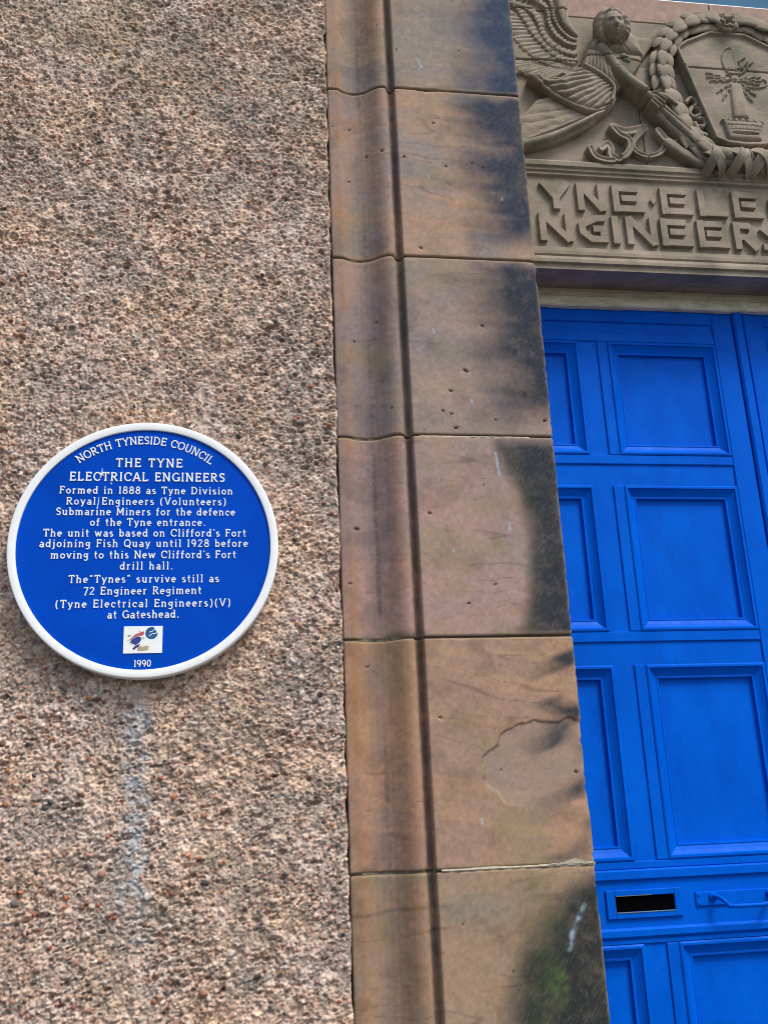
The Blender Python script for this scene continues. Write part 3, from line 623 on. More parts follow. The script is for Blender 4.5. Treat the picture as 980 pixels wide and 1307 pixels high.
for s, x0, x1, zc, size, lt in [
    ('THE TYNE', -0.2656, -0.1208, 2.3895, 0.0205, True), ('ELECTRICAL ENGINEERS', -0.3638, -0.0265, 2.3562, 0.0205, True),
    ('Formed in 1888 as Tyne Division', -0.3834, -0.0086, 2.3245, 0.0172, False), ('Royal Engineers (Volunteers)', -0.3677, -0.0228, 2.2990, 0.0172, False),
    ('Submarine Miners for the defence', -0.3881, -0.0031, 2.2750, 0.0172, False), ('of the Tyne entrance.', -0.3154, -0.0678, 2.2507, 0.0172, False),
    ("The unit was based on Clifford's Fort", -0.4119, 0.0211, 2.2262, 0.0172, False), ('adjoining Fish Quay until 1928 before', -0.4184, 0.0251, 2.2026, 0.0172, False),
    ("moving to this New Clifford's Fort", -0.3937, -0.0008, 2.1770, 0.0172, False), ('drill hall.', -0.2483, -0.1363, 2.1520, 0.0172, False),
    ('The“Tynes” survive still as', -0.3535, -0.0370, 2.1230, 0.0172, False), ('72 Engineer Regiment', -0.3223, -0.0747, 2.0970, 0.0172, False),
    ('(Tyne Electrical Engineers)(V)', -0.3785, -0.0118, 2.0690, 0.0172, False), ('at Gateshead.', -0.2706, -0.1208, 2.0452, 0.0172, False), ('1990', -0.2120, -0.1765, 1.9400, 0.0145, False)]:
    line(s, x0, x1, zc-size/2, size, 0.175 if lt else 0.165, lt)
# curved heading
s = 'NORTH TYNESIDE COUNCIL'; size = 0.0188; R_ = 0.2475; cxa, cza = -0.2015, 2.1960
tot = math.radians(73.5); wd = sum(G[c][0] for c in s)*size; sp = (tot*R_-wd)/(len(s)-1)/size; a = math.pi/2+tot/2
for ch in s:
    a_mid = a-(G[ch][0]*size/2)/R_
    if ch != ' ':
        mb = MB(); rx = (math.sin(a_mid), -math.cos(a_mid)); up = (math.cos(a_mid), math.sin(a_mid)); hw = G[ch][0]*size/2
        glyph(mb, ch, size, 0.16, LH, PY_+0.0003, lambda p, q: (cxa+up[0]*(R_-size/2+q)+rx[0]*(p-hw), cza+up[1]*(R_-size/2+q)+rx[1]*(p-hw)))
        mb.build('letter', M_white, pq)
    a -= (G[ch][0]+sp)*size/R_
# scuffs
MB().strip([(-0.2985, 2.3525), (-0.2955, 2.360), (-0.2945, 2.3755)], [0.002, 0.0028, 0.001], PY_+0.0002, 0.0024).strip([(-0.2945, 2.361), (-0.2895, 2.357)], 0.002, PY_+0.0002, 0.0025).build('paint_scuff', M_scuff, pq)
MB().strip([(-0.3018, 2.283), (-0.2995, 2.297), (-0.2992, 2.309)], [0.0022, 0.0022, 0.001], PY_+0.0002, 0.0009).build('paint_scuff', M_scuff, pq)
MB().strip([(-0.275, 2.343), (-0.2735, 2.338)], 0.002, PY_+0.0002, 0.0009).build('paint_scuff', M_scuff, pq)
# printed plate
lg = MB().box(-0.2350, -0.1545, PY_-0.0018, PY_+0.001, 1.9612, 2.0190, 0.0004).build('logo_plate', M_white, pq)
Lr = simple('red_print', lin(178, 84, 96), 0.5); Lb = simple('navy_print', lin(38, 60, 128), 0.5); Lt = simple('teal_print', lin(14, 84, 138), 0.5); Lg = simple('sand_print', lin(178, 160, 132), 0.5); Lgr = simple('green_print', lin(88, 122, 110), 0.5)
def LP(u, v): return (-0.2350+(u-200)/550*0.0805, 2.0190-(v-215)/375*0.0578)
yl = PY_-0.0018
def lpoly(pts, mat, nm, h=0.0002): MB().poly([LP(*p) for p in pts][::-1], yl+0.0001, h+0.0001).build(nm, mat, lg)
lpoly([(245, 408), (290, 398), (330, 360), (370, 322), (430, 305), (415, 272), (450, 295), (492, 285), (485, 335), (440, 352), (400, 345), (350, 372), (300, 410)], Lr, 'crest_print')
lpoly([(280, 450), (320, 400), (350, 378), (400, 352), (445, 368), (450, 405), (430, 440), (385, 470), (345, 480), (360, 455), (305, 468), (330, 438)], Lb, 'feather_print', 0.0003)
lpoly([(250, 345), (275, 336), (320, 348), (275, 358)], Lgr, 'dot_print')
lpoly([(330, 530), (360, 490), (400, 470), (440, 462), (420, 490), (380, 520), (350, 545)], Lb, 'feather_print')
lpoly([(395, 490), (450, 488), (475, 500), (520, 484), (565, 492), (555, 545), (470, 562), (395, 550), (405, 520)], Lg, 'base_print')
lpoly([(430, 375), (470, 355), (500, 365), (498, 395), (460, 402)], simple('pale_print', (0.6, 0.6, 0.58), 0.5), 'pale_print')
mo = MB(); mo.poly([LP(595+88*math.cos(t_), 312-85*math.sin(t_)) for t_ in np.linspace(math.radians(70), math.radians(355), 26)], yl+0.0001, 0.0004).build('moon_print', Lt, lg)
MB().strip([LP(560, 300), LP(600, 290), LP(640, 258)], 0.0016, yl-0.0002, 0.0003).strip([LP(560, 355), LP(600, 325), LP(650, 318), LP(690, 300)], 0.0018, yl-0.0002, 0.0003).build('moon_streak_print', M_white, lg)

# ------------------------------------------------------------------ doors
YD = 0.42
def frame_mould(mb, x0, x1, z0, z1, w, yo, yi, n=5):     # sloping ogee moulding, mitred, between opening edge and panel
    pr = [(0, yo), (0.10*w, yo-0.0030), (0.24*w, yo-0.0030), (0.30*w, yo+0.0015), (0.55*w, yo+0.35*(yi-yo)), (0.80*w, yo+0.55*(yi-yo)), (0.88*w, yo+0.50*(yi-yo)), (0.97*w, yo+0.52*(yi-yo)), (w, yi)]
    k = len(mb.v); K = len(pr)
    for d, y in pr: mb.v += [(x0+d, y, z0+d), (x1-d, y, z0+d), (x1-d, y, z1-d), (x0+d, y, z1-d)]
    for i in range(K-1):
        for c in range(4): mb.f.append((k+4*i+c, k+4*i+(c+1) % 4, k+4*i+4+(c+1) % 4, k+4*i+4+c))
ROWS = [(2.594, 2.961), (2.074, 2.500), (1.479, 1.982), (0.800, 1.283), (0.28, 0.70)]
XLN = (0.770, 1.014); 
def door_leaf(name, label, main):
    r = empty(name, (0.76 if main else 2.33, YD, 0)); tag(r, label, 'door', 'pair of blue doors')
    B = 0.0022
    MB().box(0.772, 0.845, YD, YD+0.045, 0.05, 3.115, B).build('stile', M_blue, r)
    MB().box(1.4535, 1.5195, YD, YD+0.045, 0.05, 3.115, B).build('stile', M_blue, r)
    zt = 3.115; rails = []
    for i, (a_, b_) in enumerate(ROWS):
        rails.append((b_, zt)); zt = a_
    rails.append((0.05, zt))
    for i, (a_, b_) in enumerate(rails):
        m_ = MB()
        if i == 0:
            m_.box(0.8452, 1.4533, YD+0.0008, YD+0.045, a_, 2.990, B); m_.box(0.8452, 1.4533, YD+0.007, YD+0.045, 2.9902, 3.0278); m_.box(0.8452, 1.4533, YD+0.0008, YD+0.045, 3.028, b_, B)
        elif i in (1, 2, 4):
            zl = b_-0.029; m_.box(0.8452, 1.4533, YD+0.0055, YD+0.045, a_, zl); m_.box(0.8452, 1.4533, YD+0.0006, YD+0.045, zl+0.0002, b_, B)
            m_.box(0.8452, 1.4533, YD+0.0052, YD+0.045, a_-0.0004, a_+0.001)
        elif i == 3:
            m_.box(0.8452, 1.4533, YD+0.0006, YD+0.045, 1.460, b_, B); m_.box(0.8452, 1.4533, YD-0.006, YD+0.045, 1.4335, 1.4598, 0.004)
            m_.box(0.8452, 1.4533, YD+0.0020, YD+0.045, 1.3222, 1.4333); m_.box(0.8452, 1.4533, YD-0.006, YD+0.045, 1.2965, 1.3220, 0.006); m_.box(0.8452, 1.4533, YD+0.0006, YD+0.045, a_, 1.2963, B)
        else: m_.box(0.8452, 1.4533, YD+0.0006, YD+0.045, a_, b_, B)
        m_.build('rail', M_blue, r)
    for (z0, z1) in ROWS:
        m_ = MB(); m_.box(1.0142, 1.0725, YD+0.0052, YD+0.045, z0+.0003, z1-.0003); m_.box(1.0727, 1.1050, YD+0.0003, YD+0.045, z0+.0003, z1-.0003, B); m_.build('muntin', M_blue, r)
        for (x0, x1) in ((0.8452, 1.014), (1.1052, 1.4533)):
            MB().box(x0+0.02, x1-0.02, YD+0.024, YD+0.034, z0+0.02, z1-0.02).build('panel', M_blue, r)
            q = MB(); frame_mould(q, x0, x1, z0, z1, 0.038, YD+0.001, YD+0.0242); q.build('panel_moulding', M_blue, r)
    if main:
        # astragal covering the meeting edge
        MB().box(1.5225, 1.5535, YD-0.010, YD+0.04, 0.05, 3.108, 0.005).build('astragal', M_blue, r)
        # letter plate; a black sheet paints the shade inside its slot
        yp = YD+0.0012; x0, x1, z0, z1 = 0.925, 1.1255, 1.3435, 1.4115; a0, a1, c0, c1 = 0.949, 1.106, 1.3592, 1.3965
        lp = MB(); lp.box(x0, a0, yp-0.006, yp, z0, z1, 0.0018).box(a1, x1, yp-0.006, yp, z0, z1, 0.0018).box(a0-0.001, a1+0.001, yp-0.0061, yp, z0, c0, 0.0018).box(a0-0.001, a1+0.001, yp-0.0061, yp, c1, z1, 0.0018)
        lpo = lp.build('letter_plate', M_blue, r)
        MB().box(a0-0.001, a1+0.001, yp-0.0003, yp+0.0006, c0-0.001, c1+0.001).build('slot', M_dark, lpo)
        MB().box(a0, a1, yp-0.0075, yp-0.0055, c0-0.0022, c0-0.0002, 0.0005).box(a0+0.002, a1-0.06, yp-0.0067, yp-0.0058, c1+0.0004, c1+0.0016).build('worn_edge', M_rust, lpo)
        # pull handle on its back plate
        hp = MB().box(1.1640, 1.4020, YD-0.0028, YD+0.003, 1.3635, 1.3975, 0.0015).build('handle_plate', M_blue, r)
        for (sx_, sz_) in ((1.172, 1.390), (1.172, 1.3705), (1.393, 1.390), (1.393, 1.3705)):
            MB().lathe_y([(0.0001, YD-0.0052), (0.003, YD-0.0050), (0.0038, YD-0.0028)], sx_, sz_, 14).build('screw', M_blue, hp, True)
        pts = []
        for t_ in np.linspace(0, 1, 9): pts.append((1.2080+0.024*t_, YD-0.003-0.036*math.sin(t_*math.pi/2), 1.386-0.022*t_*t_))
        mid = [(x, YD-0.040, 1.3635-0.001) for x in np.linspace(1.238, 1.337, 7)]
        pts2 = [(2.575-p[0], p[1], p[2]) for p in pts[::-1]]
        hd = MB().tube(pts+mid[1:-1]+pts2, [0.008, 0.0068, 0.0058, 0.0055]+[0.0053]*15+[0.0055, 0.0058, 0.0068, 0.008][-4:], 14)
        hd.lathe_y([(0.0001, YD-0.010), (0.009, YD-0.009), (0.0125, YD-0.0028)], 1.2095, 1.385, 20); hd.lathe_y([(0.0001, YD-0.010), (0.009, YD-0.009), (0.0125, YD-0.0028)], 1.3655, 1.385, 20)
        hd.build('handle', M_blue, r, True)
    return r
dl = door_leaf('door_leaf', 'bright blue panelled door leaf with letter slot and pull handle', True)
dr_ = door_leaf('door_leaf', 'second blue door leaf at the right edge, beyond the meeting strip', False)
for ch in dr_.children:
    L = ch.location + dr_.location; ch.scale.x = -1; ch.location.x = 2*1.5400-dr_.location.x
    if ch.name.startswith('stile'): pass
MB().box(0.62, 2.5, YD+0.046, YD+0.09, 0.0, 3.2).build('door_backing', M_dark, dl)
for x0, x1 in ((0.7625, 0.7705), (2.3095, 2*MIRX-0.7625)): MB().box(x0, x1, YD+0.004, YD+0.05, 0.0, 3.12, 0.002).build('door_frame', M_blue, dl)
# beam over the doors
bm_ = empty('door_lintel', (1.56, 0.4, 3.05)); tag(bm_, 'weathered cream lintel beam between the carved panel and the blue doors', 'lintel')
n = 160; xs_ = np.linspace(0.7625, 2*MIRX-0.7625, n); rag = 0.004*fbm(xs_, xs_*0, 0.06, 71, 5); v = []
for i in range(n):
    x = xs_[i]; zb = 3.0690+rag[i]*0.7
    for y, z in ((0.46, zb+.002), (0.404, zb), (0.3995, zb+0.003), (0.3995+0.001*math.sin(i*.7), 3.100+rag[i]*0.3), (0.405, 3.104), (0.405, 3.121), (0.410, 3.125), (0.410, 3.1358), (0.46, 3.1358)): v.append((x, y, z))
f = []
for i in range(n-1):
    for k in range(8): f.append((9*i+k, 9*i+9+k, 9*i+10+k, 9*i+1+k))
q = MB(); q.v = v; q.f = f; q.build('beam', M_beam, bm_)

# ------------------------------------------------------------------ carved panel
YS = 0.30
XA = 1.5763; XL, XRR = 0.7625, 2*MIRX-0.7625
cp = empty('carved_stone_panel', (XA, YS, 3.12)); tag(cp, 'carved sandstone relief with winged figure, wreath, shield and raised lettering above the doors', 'relief carving')
def TR(u, v, h=0.0): return on_wall(640+u/2.882, v/2.882, YS-h)
def TB(u, v, h=0.0): return on_wall(645+u/5.6, v/5.6, YS-h)
# background stones with fine joints
def slab(x0, x1, z0, z1, mat=None, nm='background_stone', y=YS):
    return MB().box(x0, x1, y, y+0.14, z0, z1, 0.002).build(nm, mat or M_carve, cp)
J1, J2, JB, JT = 3.871, 4.066, 3.487, 4.164
for a_, b_ in ((XL, 1.2515), (1.2545, 1.90), (1.903, XRR)): slab(a_, b_, JB+0.001, J1-0.0012)
for a_, b_ in ((XL, 1.395), (1.398, 1.755), (1.758, XRR)): slab(a_, b_, J1+0.0012, J2-0.0012)
for a_, b_ in ((XL, 1.55), (1.553, XRR)): slab(a_, b_, J2+0.0012, JT, M_pink)
MB().box(XL, XRR, YS+0.006, YS+0.16, 3.2, JT-0.004).build('joint_mortar', M_mortar, cp)
slab(XL, XRR, 3.195, JB-0.001, nm='inscription_stone')
def hmould(prof_, name, mat=M_carve):   # (y offset forward, z) profile swept along x
    q = MB(); pr = [(YS-a_, z) for a_, z in prof_]
    n = 90; xx = np.linspace(XL, XRR, n)
    for i, x in enumerate(xx):
        wv = 0.0008*float(fbm(np.array(x*1.0), np.array(prof_[0][1]), 0.04, 81, 3))
        for y, z in pr: q.v.append((x, y+wv, z+wv))
    K = len(pr)
    for i in range(n-1):
        for k in range(K-1): q.f.append((K*i+k, K*i+K+k, K*i+K+k+1, K*i+k+1))
    return q.build(name, mat, cp)
hmould([(-0.01, 3.499), (0.016, 3.497), (0.020, 3.490), (0.020, 3.476), (0.014, 3.471), (0.014, 3.463), (0.009, 3.459), (0.009, 3.451), (0.0, 3.4455), (-0.002, 3.444)], 'upper_moulding')
hmould([(-0.01, 3.204), (0.004, 3.202), (0.006, 3.190), (0.014, 3.184), (0.014, 3.172), (0.010, 3.167), (0.022, 3.158), (0.026, 3.148), (0.026, 3.138), (0.018, 3.134), (0.018, 3.124), (0.018, 3.119), (-0.16, 3.1365)], 'lower_moulding')
# inscription letters
SWD = 0.0240
def LT(pls, nm='letter'):
    q = MB()
    for i, pl in enumerate(pls): q.strip(pl, SWD, YS+0.0005, 0.0125+0.0002*i, 0.86)
    return q.build(nm, M_carve, cp)
hs = SWD/2
def let(ch, x, z, w, h):
    a_, b_ = x+hs, x+w-hs; t_, bo = z+h-hs, z+hs
    if ch == 'T': P = [[(x, t_), (x+w, t_)], [(x+w/2, t_), (x+w/2, z)]]
    elif ch == 'Y': P = [[(x+hs*.6, z+h), (x+w/2, z+h*.42)], [(x+w-hs*.6, z+h), (x+w/2, z+h*.42)], [(x+w/2, z+h*.5), (x+w/2, z)]]
    elif ch == 'N': P = [[(a_, z), (a_, z+h)], [(x+hs*.9, z+h*0.98), (x+w-hs*.9, z+h*.02)], [(b_, z), (b_, z+h)]]
    elif ch == 'E': P = [[(a_, z), (a_, z+h)], [(a_, t_), (x+w*.86, t_)], [(x+w*.3, z+h*.52), (x+w*.80, z+h*.52)], [(a_, bo), (x+w*1.02, bo)]]
    elif ch == 'L': P = [[(a_, z), (a_, z+h)], [(a_, bo), (x+w, bo)]]
    elif ch == 'I': P = [[(x+w/2, z), (x+w/2, z+h)]]
    elif ch == 'C': P = [[(x+w, z+h*.80), (x+w*.72, t_), (x+w*.42, t_), (a_, z+h*.68), (a_, z+h*.32), (x+w*.42, bo), (x+w*.72, bo), (x+w, z+h*.20)]]
    elif ch == 'G': P = [[(x+w*.95, z+h*.90), (x+w*.62, t_), (a_, z+h*.62), (a_+.002, z+h*.36), (x+w*.45, bo), (x+w, bo)], [(x+w*.86, bo), (x+w*.86, z+h*.50), (x+w*.52, z+h*.50)]]
    elif ch == 'R': P = [[(a_, z), (a_, z+h)], [(a_, t_), (x+w*.62, t_), (b_, z+h*.75), (x+w*.66, z+h*.45), (a_, z+h*.45)], [(x+w*.45, z+h*.45), (b_+.004, z)]]
    elif ch == 'S': P = [[(x+w*.92, t_), (x+w*.4, t_), (a_, z+h*.74), (x+w*.45, z+h*.52), (b_, z+h*.30), (x+w*.6, bo), (x, bo)]]
    elif ch == 'A': P = [[(x+hs*.5, z), (x+w/2, z+h)], [(x+w/2, z+h), (x+w-hs*.5, z)], [(x+w*.25, z+h*.3), (x+w*.75, z+h*.3)]]
    LT(P)
z1_, z2_, hh = 3.3285, 3.2180, 0.0945
for ch, x, w_ in [('T', .766, .086), ('Y', .897, .094), ('N', 1.009, .090), ('E', 1.121, .098), ('E', 1.275, .100), ('L', 1.396, .094), ('E', 1.510, .096), ('C', 1.630, .088), ('T', 1.735, .085), ('R', 1.835, .085), ('I', 1.935, .03), ('C', 1.985, .085), ('A', 2.085, .095), ('L', 2.195, .085)]: let(ch, x, z1_, w_, hh)
for ch, x, w_ in [('E', .766, .080), ('N', .882, .104), ('G', 1.003, .090), ('I', 1.106, .028), ('N', 1.152, .099), ('E', 1.262, .098), ('E', 1.380, .098), ('R', 1.497, .080), ('S', 1.590, .076)]: let(ch, x, z2_, w_, hh)
MB().poly([(1.2535, 3.3940), (1.2405, 3.3765), (1.2535, 3.3590), (1.2665, 3.3765)], YS, 0.009, 0.003).build('lozenge', M_carve, cp)

# ---- height-field relief
class Relief:
    def __init__(s, pts, pad=0.01, res=0.0019):
        P = np.array(pts); s.res = res
        s.x = np.arange(P[:, 0].min()-pad, P[:, 0].max()+pad, res); s.z = np.arange(P[:, 1].min()-pad, P[:, 1].max()+pad, res)
        s.X, s.Z = np.meshgrid(s.x, s.z); s.H = np.full(s.X.shape, -1.0)
    def sdf(s, pts):        # positive inside
        P = [np.array(p) for p in pts]; d = np.full(s.X.shape, 1e9); ins = np.zeros(s.X.shape, bool)
        for i in range(len(P)):
            a_, b_ = P[i], P[(i+1) % len(P)]; ab = b_-a_
            t_ = np.clip(((s.X-a_[0])*ab[0]+(s.Z-a_[1])*ab[1])/((ab**2).sum()+1e-12), 0, 1)
            d = np.minimum(d, np.hypot(s.X-a_[0]-t_*ab[0], s.Z-a_[1]-t_*ab[1]))
            c = ((a_[1] > s.Z) != (b_[1] > s.Z)); xi = a_[0]+(s.Z-a_[1])/((b_[1]-a_[1]) or 1e-12)*ab[0]; ins ^= c & (s.X < xi)
        return np.where(ins, d, -d)
    def poly(s, pts, base, dome, wid, over=True, fold=None):
        d = s.sdf(pts); h = base+dome*np.sqrt(np.clip(1-(1-np.clip(d/wid, 0, 1))**2, 0, 1))
        if fold is not None: h = h+fold(s.X, s.Z)*np.clip(d/0.008, 0, 1)
        m_ = d > 0; s.H = np.where(m_ if over else (m_ & (h > s.H)), h, s.H); return s
    def line(s, pts, wid, base, dome, over=True, power=2.0, b2=None):
        P = [np.array(p) for p in pts]; N = len(P); W = wid if hasattr(wid, '__len__') else [wid]*N
        best = np.full(s.X.shape, 1e9); hh_ = np.zeros(s.X.shape)
        for i in range(N-1):
            ab = P[i+1]-P[i]; t_ = np.clip(((s.X-P[i][0])*ab[0]+(s.Z-P[i][1])*ab[1])/((ab**2).sum()+1e-12), 0, 1)
            r = np.hypot(s.X-P[i][0]-t_*ab[0], s.Z-P[i][1]-t_*ab[1])/(0.5*(W[i]+(W[i+1]-W[i])*t_)); m_ = r < best
            best = np.where(m_, r, best); tt = (i+t_)/(N-1)
            hh_ = np.where(m_, base+((b2 if b2 is not None else base)-base)*tt, hh_)
        h = hh_+dome*np.sqrt(np.clip(1-best**power, 0, 1)); m_ = best < 1
        s.H = np.where(m_ if over else (m_ & (h > s.H)), h, s.H); return s
    def leaf(s, x, z, L, W, ang, base, dome, rise=0.0, rib=0.0015):
        ca, sa = math.cos(ang), math.sin(ang); u = ((s.X-x)*ca+(s.Z-z)*sa)/L; v = (-(s.X-x)*sa+(s.Z-z)*ca)
        hw = W/2*np.sqrt(np.clip(np.sin(np.pi*np.clip(u, 0, 1)**0.75), 0, 1)); m_ = (u > 0) & (u < 1) & (np.abs(v) < hw)
        r = np.abs(v)/np.maximum(hw, 1e-6); h = base+rise*u+dome*np.sqrt(np.clip(1-r**2, 0, 1))-rib*np.exp(-(v/0.0016)**2)
        s.H = np.where(m_, h, s.H); return s
    def feather(s, x, z, L, W, ang, base, rise=0.004, dome=0.003):   # round ended, with a shaft ridge
        ca, sa = math.cos(ang), math.sin(ang); u = (s.X-x)*ca+(s.Z-z)*sa; v = (-(s.X-x)*sa+(s.Z-z)*ca)
        e = np.maximum(0, u-(L-W*0.55))/(W*0.55); m_ = (u > 0) & (np.hypot(np.where(e > 0, e, 0), v/(W/2)) < 1)
        r = np.clip(np.abs(v)/(W/2), 0, 1); h = base+rise*np.clip(u/L, 0, 1)+dome*(1-r**2)-0.002*np.clip(e, 0, 1)+0.0012*np.exp(-(v/0.0012)**2)
        s.H = np.where(m_, h, s.H); return s
    def cut(s, pts, wid, depth):
        P = [np.array(p) for p in pts]; d = np.full(s.X.shape, 1e9)
        for i in range(len(P)-1):
            ab = P[i+1]-P[i]; t_ = np.clip(((s.X-P[i][0])*ab[0]+(s.Z-P[i][1])*ab[1])/((ab**2).sum()+1e-12), 0, 1)
            d = np.minimum(d, np.hypot(s.X-P[i][0]-t_*ab[0], s.Z-P[i][1]-t_*ab[1]))
        s.H = np.where(s.H > -0.5, np.maximum(s.H-depth*np.exp(-(d/wid)**2), 0.0005), s.H); return s
    def joints(s):
        for zj in (J1, J2): s.H = np.where(s.H > -0.5, np.maximum(0.0004, s.H-0.012*np.exp(-((s.Z-zj)/0.0021)**2)), s.H)
    def build(s, name, parent, mirror=False, joints=True, xmax=None):
        if joints: s.joints()
        if xmax is not None: s.H[s.X > xmax] = -1
        s.H = np.where(s.H > -0.5, s.H+0.0006*fbm(s.X, s.Z, 0.012, 55, 3), s.H)
        ok = s.H > -0.5; any_ = ok[:-1, :-1] | ok[1:, :-1] | ok[:-1, 1:] | ok[1:, 1:]
        Y = YS-np.where(ok, s.H, -0.006); V = np.stack([s.X, Y, s.Z], -1).reshape(-1, 3); Q = grid_quads(len(s.x), len(s.z), any_)
        used = np.unique(Q); mp = np.full(len(V), -1); mp[used] = np.arange(len(used))
        me = mesh_np(name, V[used], mp[Q], True); me.materials.append(M_carve)
        o = link(name, me, None, parent)
        if mirror:
            o2 = link(name, me, None, parent); o2.scale.x = -1; o2.location.x += 2*XA
        return o
def curve(pts, n):      # Catmull-Rom
    P = [np.array(p, float) for p in pts]; P = [2*P[0]-P[1]]+P+[2*P[-1]-P[-2]]; out = []; m_ = len(P)-3
    for i in range(n):
        t_ = i/(n-1)*m_; k = min(int(t_), m_-1); t_ -= k; a_, b_, c_, d_ = P[k:k+4]
        out.append(0.5*((2*b_)+(c_-a_)*t_+(2*a_-5*b_+4*c_-d_)*t_**2+(-a_+3*b_-3*c_+d_)*t_**3))
    return out

fig = empty('winged_figure', (0.95, YS, 3.75)); fig.parent = cp; fig.location = Vector((0.95, YS, 3.75))-cp.location
# wing
wo = [TB(*p) for p in [(-160, -60), (430, -60), (425, 60), (440, 160), (450, 240), (492, 296), (506, 430), (520, 540), (480, 572), (400, 540), (300, 606), (200, 580), (110, 540), (-160, 560)]]
R1 = Relief(wo)
R1.poly(wo, 0.008, 0.004, 0.02)
for row, (cv, n_, L, W, ba, a0, a1) in enumerate([
    ([(500, 585), (400, 560), (310, 610), (215, 600)], 0, 0, 0, 0, 0, 0),
    ([(520, 540), (430, 520), (330, 505), (230, 480), (140, 455)], 15, .085, .021, .008, 212, 190),
    ([(430, 420), (330, 370), (250, 310), (190, 240), (140, 175), (110, 130)], 15, .088, .0215, .010, 205, 178),
    ([(500, 450), (420, 430), (335, 365), (270, 300), (215, 235), (170, 160), (130, 100), (90, 60)], 18, .030, .0185, .014, 222, 190),
    ([(490, 400), (400, 372), (320, 318), (270, 250), (250, 180), (215, 120), (150, 70), (60, 40)], 18, .024, .0170, .017, 222, 215),
    ([(490, 345), (420, 320), (350, 262), (310, 190), (300, 120), (270, 60), (180, 12), (60, -20)], 22, .019, .0135, .020, 225, 235),
    ([(490, 318), (430, 292), (375, 235), (335, 160), (325, 90), (300, 20), (250, -30)], 22, .013, .0115, .0235, 228, 215)]):
    if not n_: continue
    pts = curve([TB(*p) for p in cv], n_)
    for i, p in enumerate(pts[::-1]):
        fr = 1-i/(n_-1); R1.feather(p[0], p[1], L*rng.uniform(.93, 1.07), W, math.radians(a0+(a1-a0)*fr)+rng.uniform(-.05, .05), ba)
R1.line(curve([TB(*p) for p in [(375, -60), (385, 40), (392, 130), (412, 205), (455, 262), (496, 304)]], 16), list(np.linspace(.043, .016, 16)), 0.024, 0.009)
R1.H = np.where((R1.sdf(wo) > 0) & (R1.Z < JT-0.002), R1.H, -1)
R1.cut([TB(*p) for p in [(428, 70), (405, 120), (402, 165), (392, 200)]], 0.002, 0.006); R1.cut([TB(*p) for p in [(400, 130), (385, 165)]], 0.0015, 0.004)
R1.build('wing', fig)
# upper arm wing stub behind the shoulder
st_ = [TR(*p) for p in [(268, 150), (300, 150), (318, 168), (300, 215), (285, 250), (272, 215)]]
# lower drapery (sweeping hem)
d1 = [TR(*p) for p in [(40, 455), (85, 425), (120, 385), (170, 372), (240, 412), (300, 440), (352, 442), (335, 468), (285, 502), (220, 532), (160, 552), (100, 566), (30, 578)]]
F1 = TR(420, 380)
R2 = Relief(d1)
def radial(F, k, amp, ph=0.0, wob=0.0):
    return lambda X_, Z_: amp*((np.abs(np.sin(k*(np.arctan2(Z_-F[1], X_-F[0])+wob*np.hypot(X_-F[0], Z_-F[1])*6)+ph+1.6*fbm(X_, Z_, 0.06, 61, 3)))**0.8-0.5)*(0.55+0.9*np.clip(0.5+fbm(X_, Z_, 0.05, 62, 3), 0, 1)))
R2.poly(d1, 0.018, 0.010, 0.03, fold=radial(F1, 26, 0.0030, 0.4, 0.05))
R2.line(curve([TR(*p) for p in [(30, 560), (110, 545), (190, 520), (260, 488), (330, 452), (365, 440)]], 14), list(np.linspace(.030, .012, 14)), 0.030, 0.014)
R2.cut(curve([TR(*p) for p in [(60, 545), (150, 515), (230, 482), (300, 455)]], 10), 0.003, 0.010)
R2.build('lower_drapery', fig)
# skirt fan
d2 = [TR(*p) for p in [(96, 318), (108, 300), (150, 318), (205, 312), (262, 282), (285, 276), (330, 298), (372, 326), (396, 350), (408, 392), (395, 420), (372, 438), (330, 440), (280, 425), (225, 408), (165, 372), (130, 345)]]
R3 = Relief(d2)
R3.poly(d2, 0.030, 0.022, 0.045, fold=radial(TR(480, 280), 36, 0.0080, 0.2, 0.06))
R3.line(curve([TR(*p) for p in [(100, 310), (118, 322), (160, 365), (215, 400), (280, 428), (335, 438), (378, 420)]], 18), list(np.linspace(.018, .010, 18)), 0.034, 0.011)
for k in range(9):
    p = curve([TR(*p) for p in [(100, 310), (118, 322), (160, 365), (215, 400), (280, 428), (335, 438), (378, 420)]], 19)[2*k+1]; R3.cut([(p[0]-.006, p[1]+.007), (p[0]+.007, p[1]-.006)], 0.0012, 0.005)
R3.line(curve([TR(*p) for p in [(284, 282), (330, 306), (372, 338), (392, 368), (384, 410)]], 12), .012, 0.052, 0.007)
R3.build('skirt', fig)
# torso, arms and neck in one mesh
tor = Relief([TR(*p) for p in [(270, 120), (660, 120), (660, 500), (270, 500)]], 0.0)
tor.poly([TR(*p) for p in [(440, 150), (520, 150), (560, 110), (630, 70), (640, 90), (580, 150), (540, 190), (500, 245), (470, 240)]], 0.010, 0.008, 0.02)     # far wing edge / shoulder cloth
tor.poly([TR(*p) for p in [(490, 250), (545, 262), (545, 400), (500, 400), (440, 315)]], 0.012, 0.006, 0.02)
tor.poly([TR(*p) for p in [(300, 205), (345, 218), (500, 234), (496, 262), (470, 300), (440, 330), (415, 362), (398, 352), (340, 300), (284, 275), (288, 240)]], 0.030, 0.016, 0.05)   # bodice
tor.poly([TR(*p) for p in [(298, 218), (350, 226), (380, 268), (398, 310), (402, 352), (372, 330), (330, 300), (284, 275)]], 0.040, 0.012, 0.03, fold=radial(TR(330, 120), 46, 0.009))
tor.poly([TR(*p) for p in [(322, 160), (350, 148), (380, 150), (392, 118), (440, 118), (448, 150), (478, 168), (504, 238), (440, 232), (345, 220), (300, 214)]], 0.034, 0.020, 0.05)
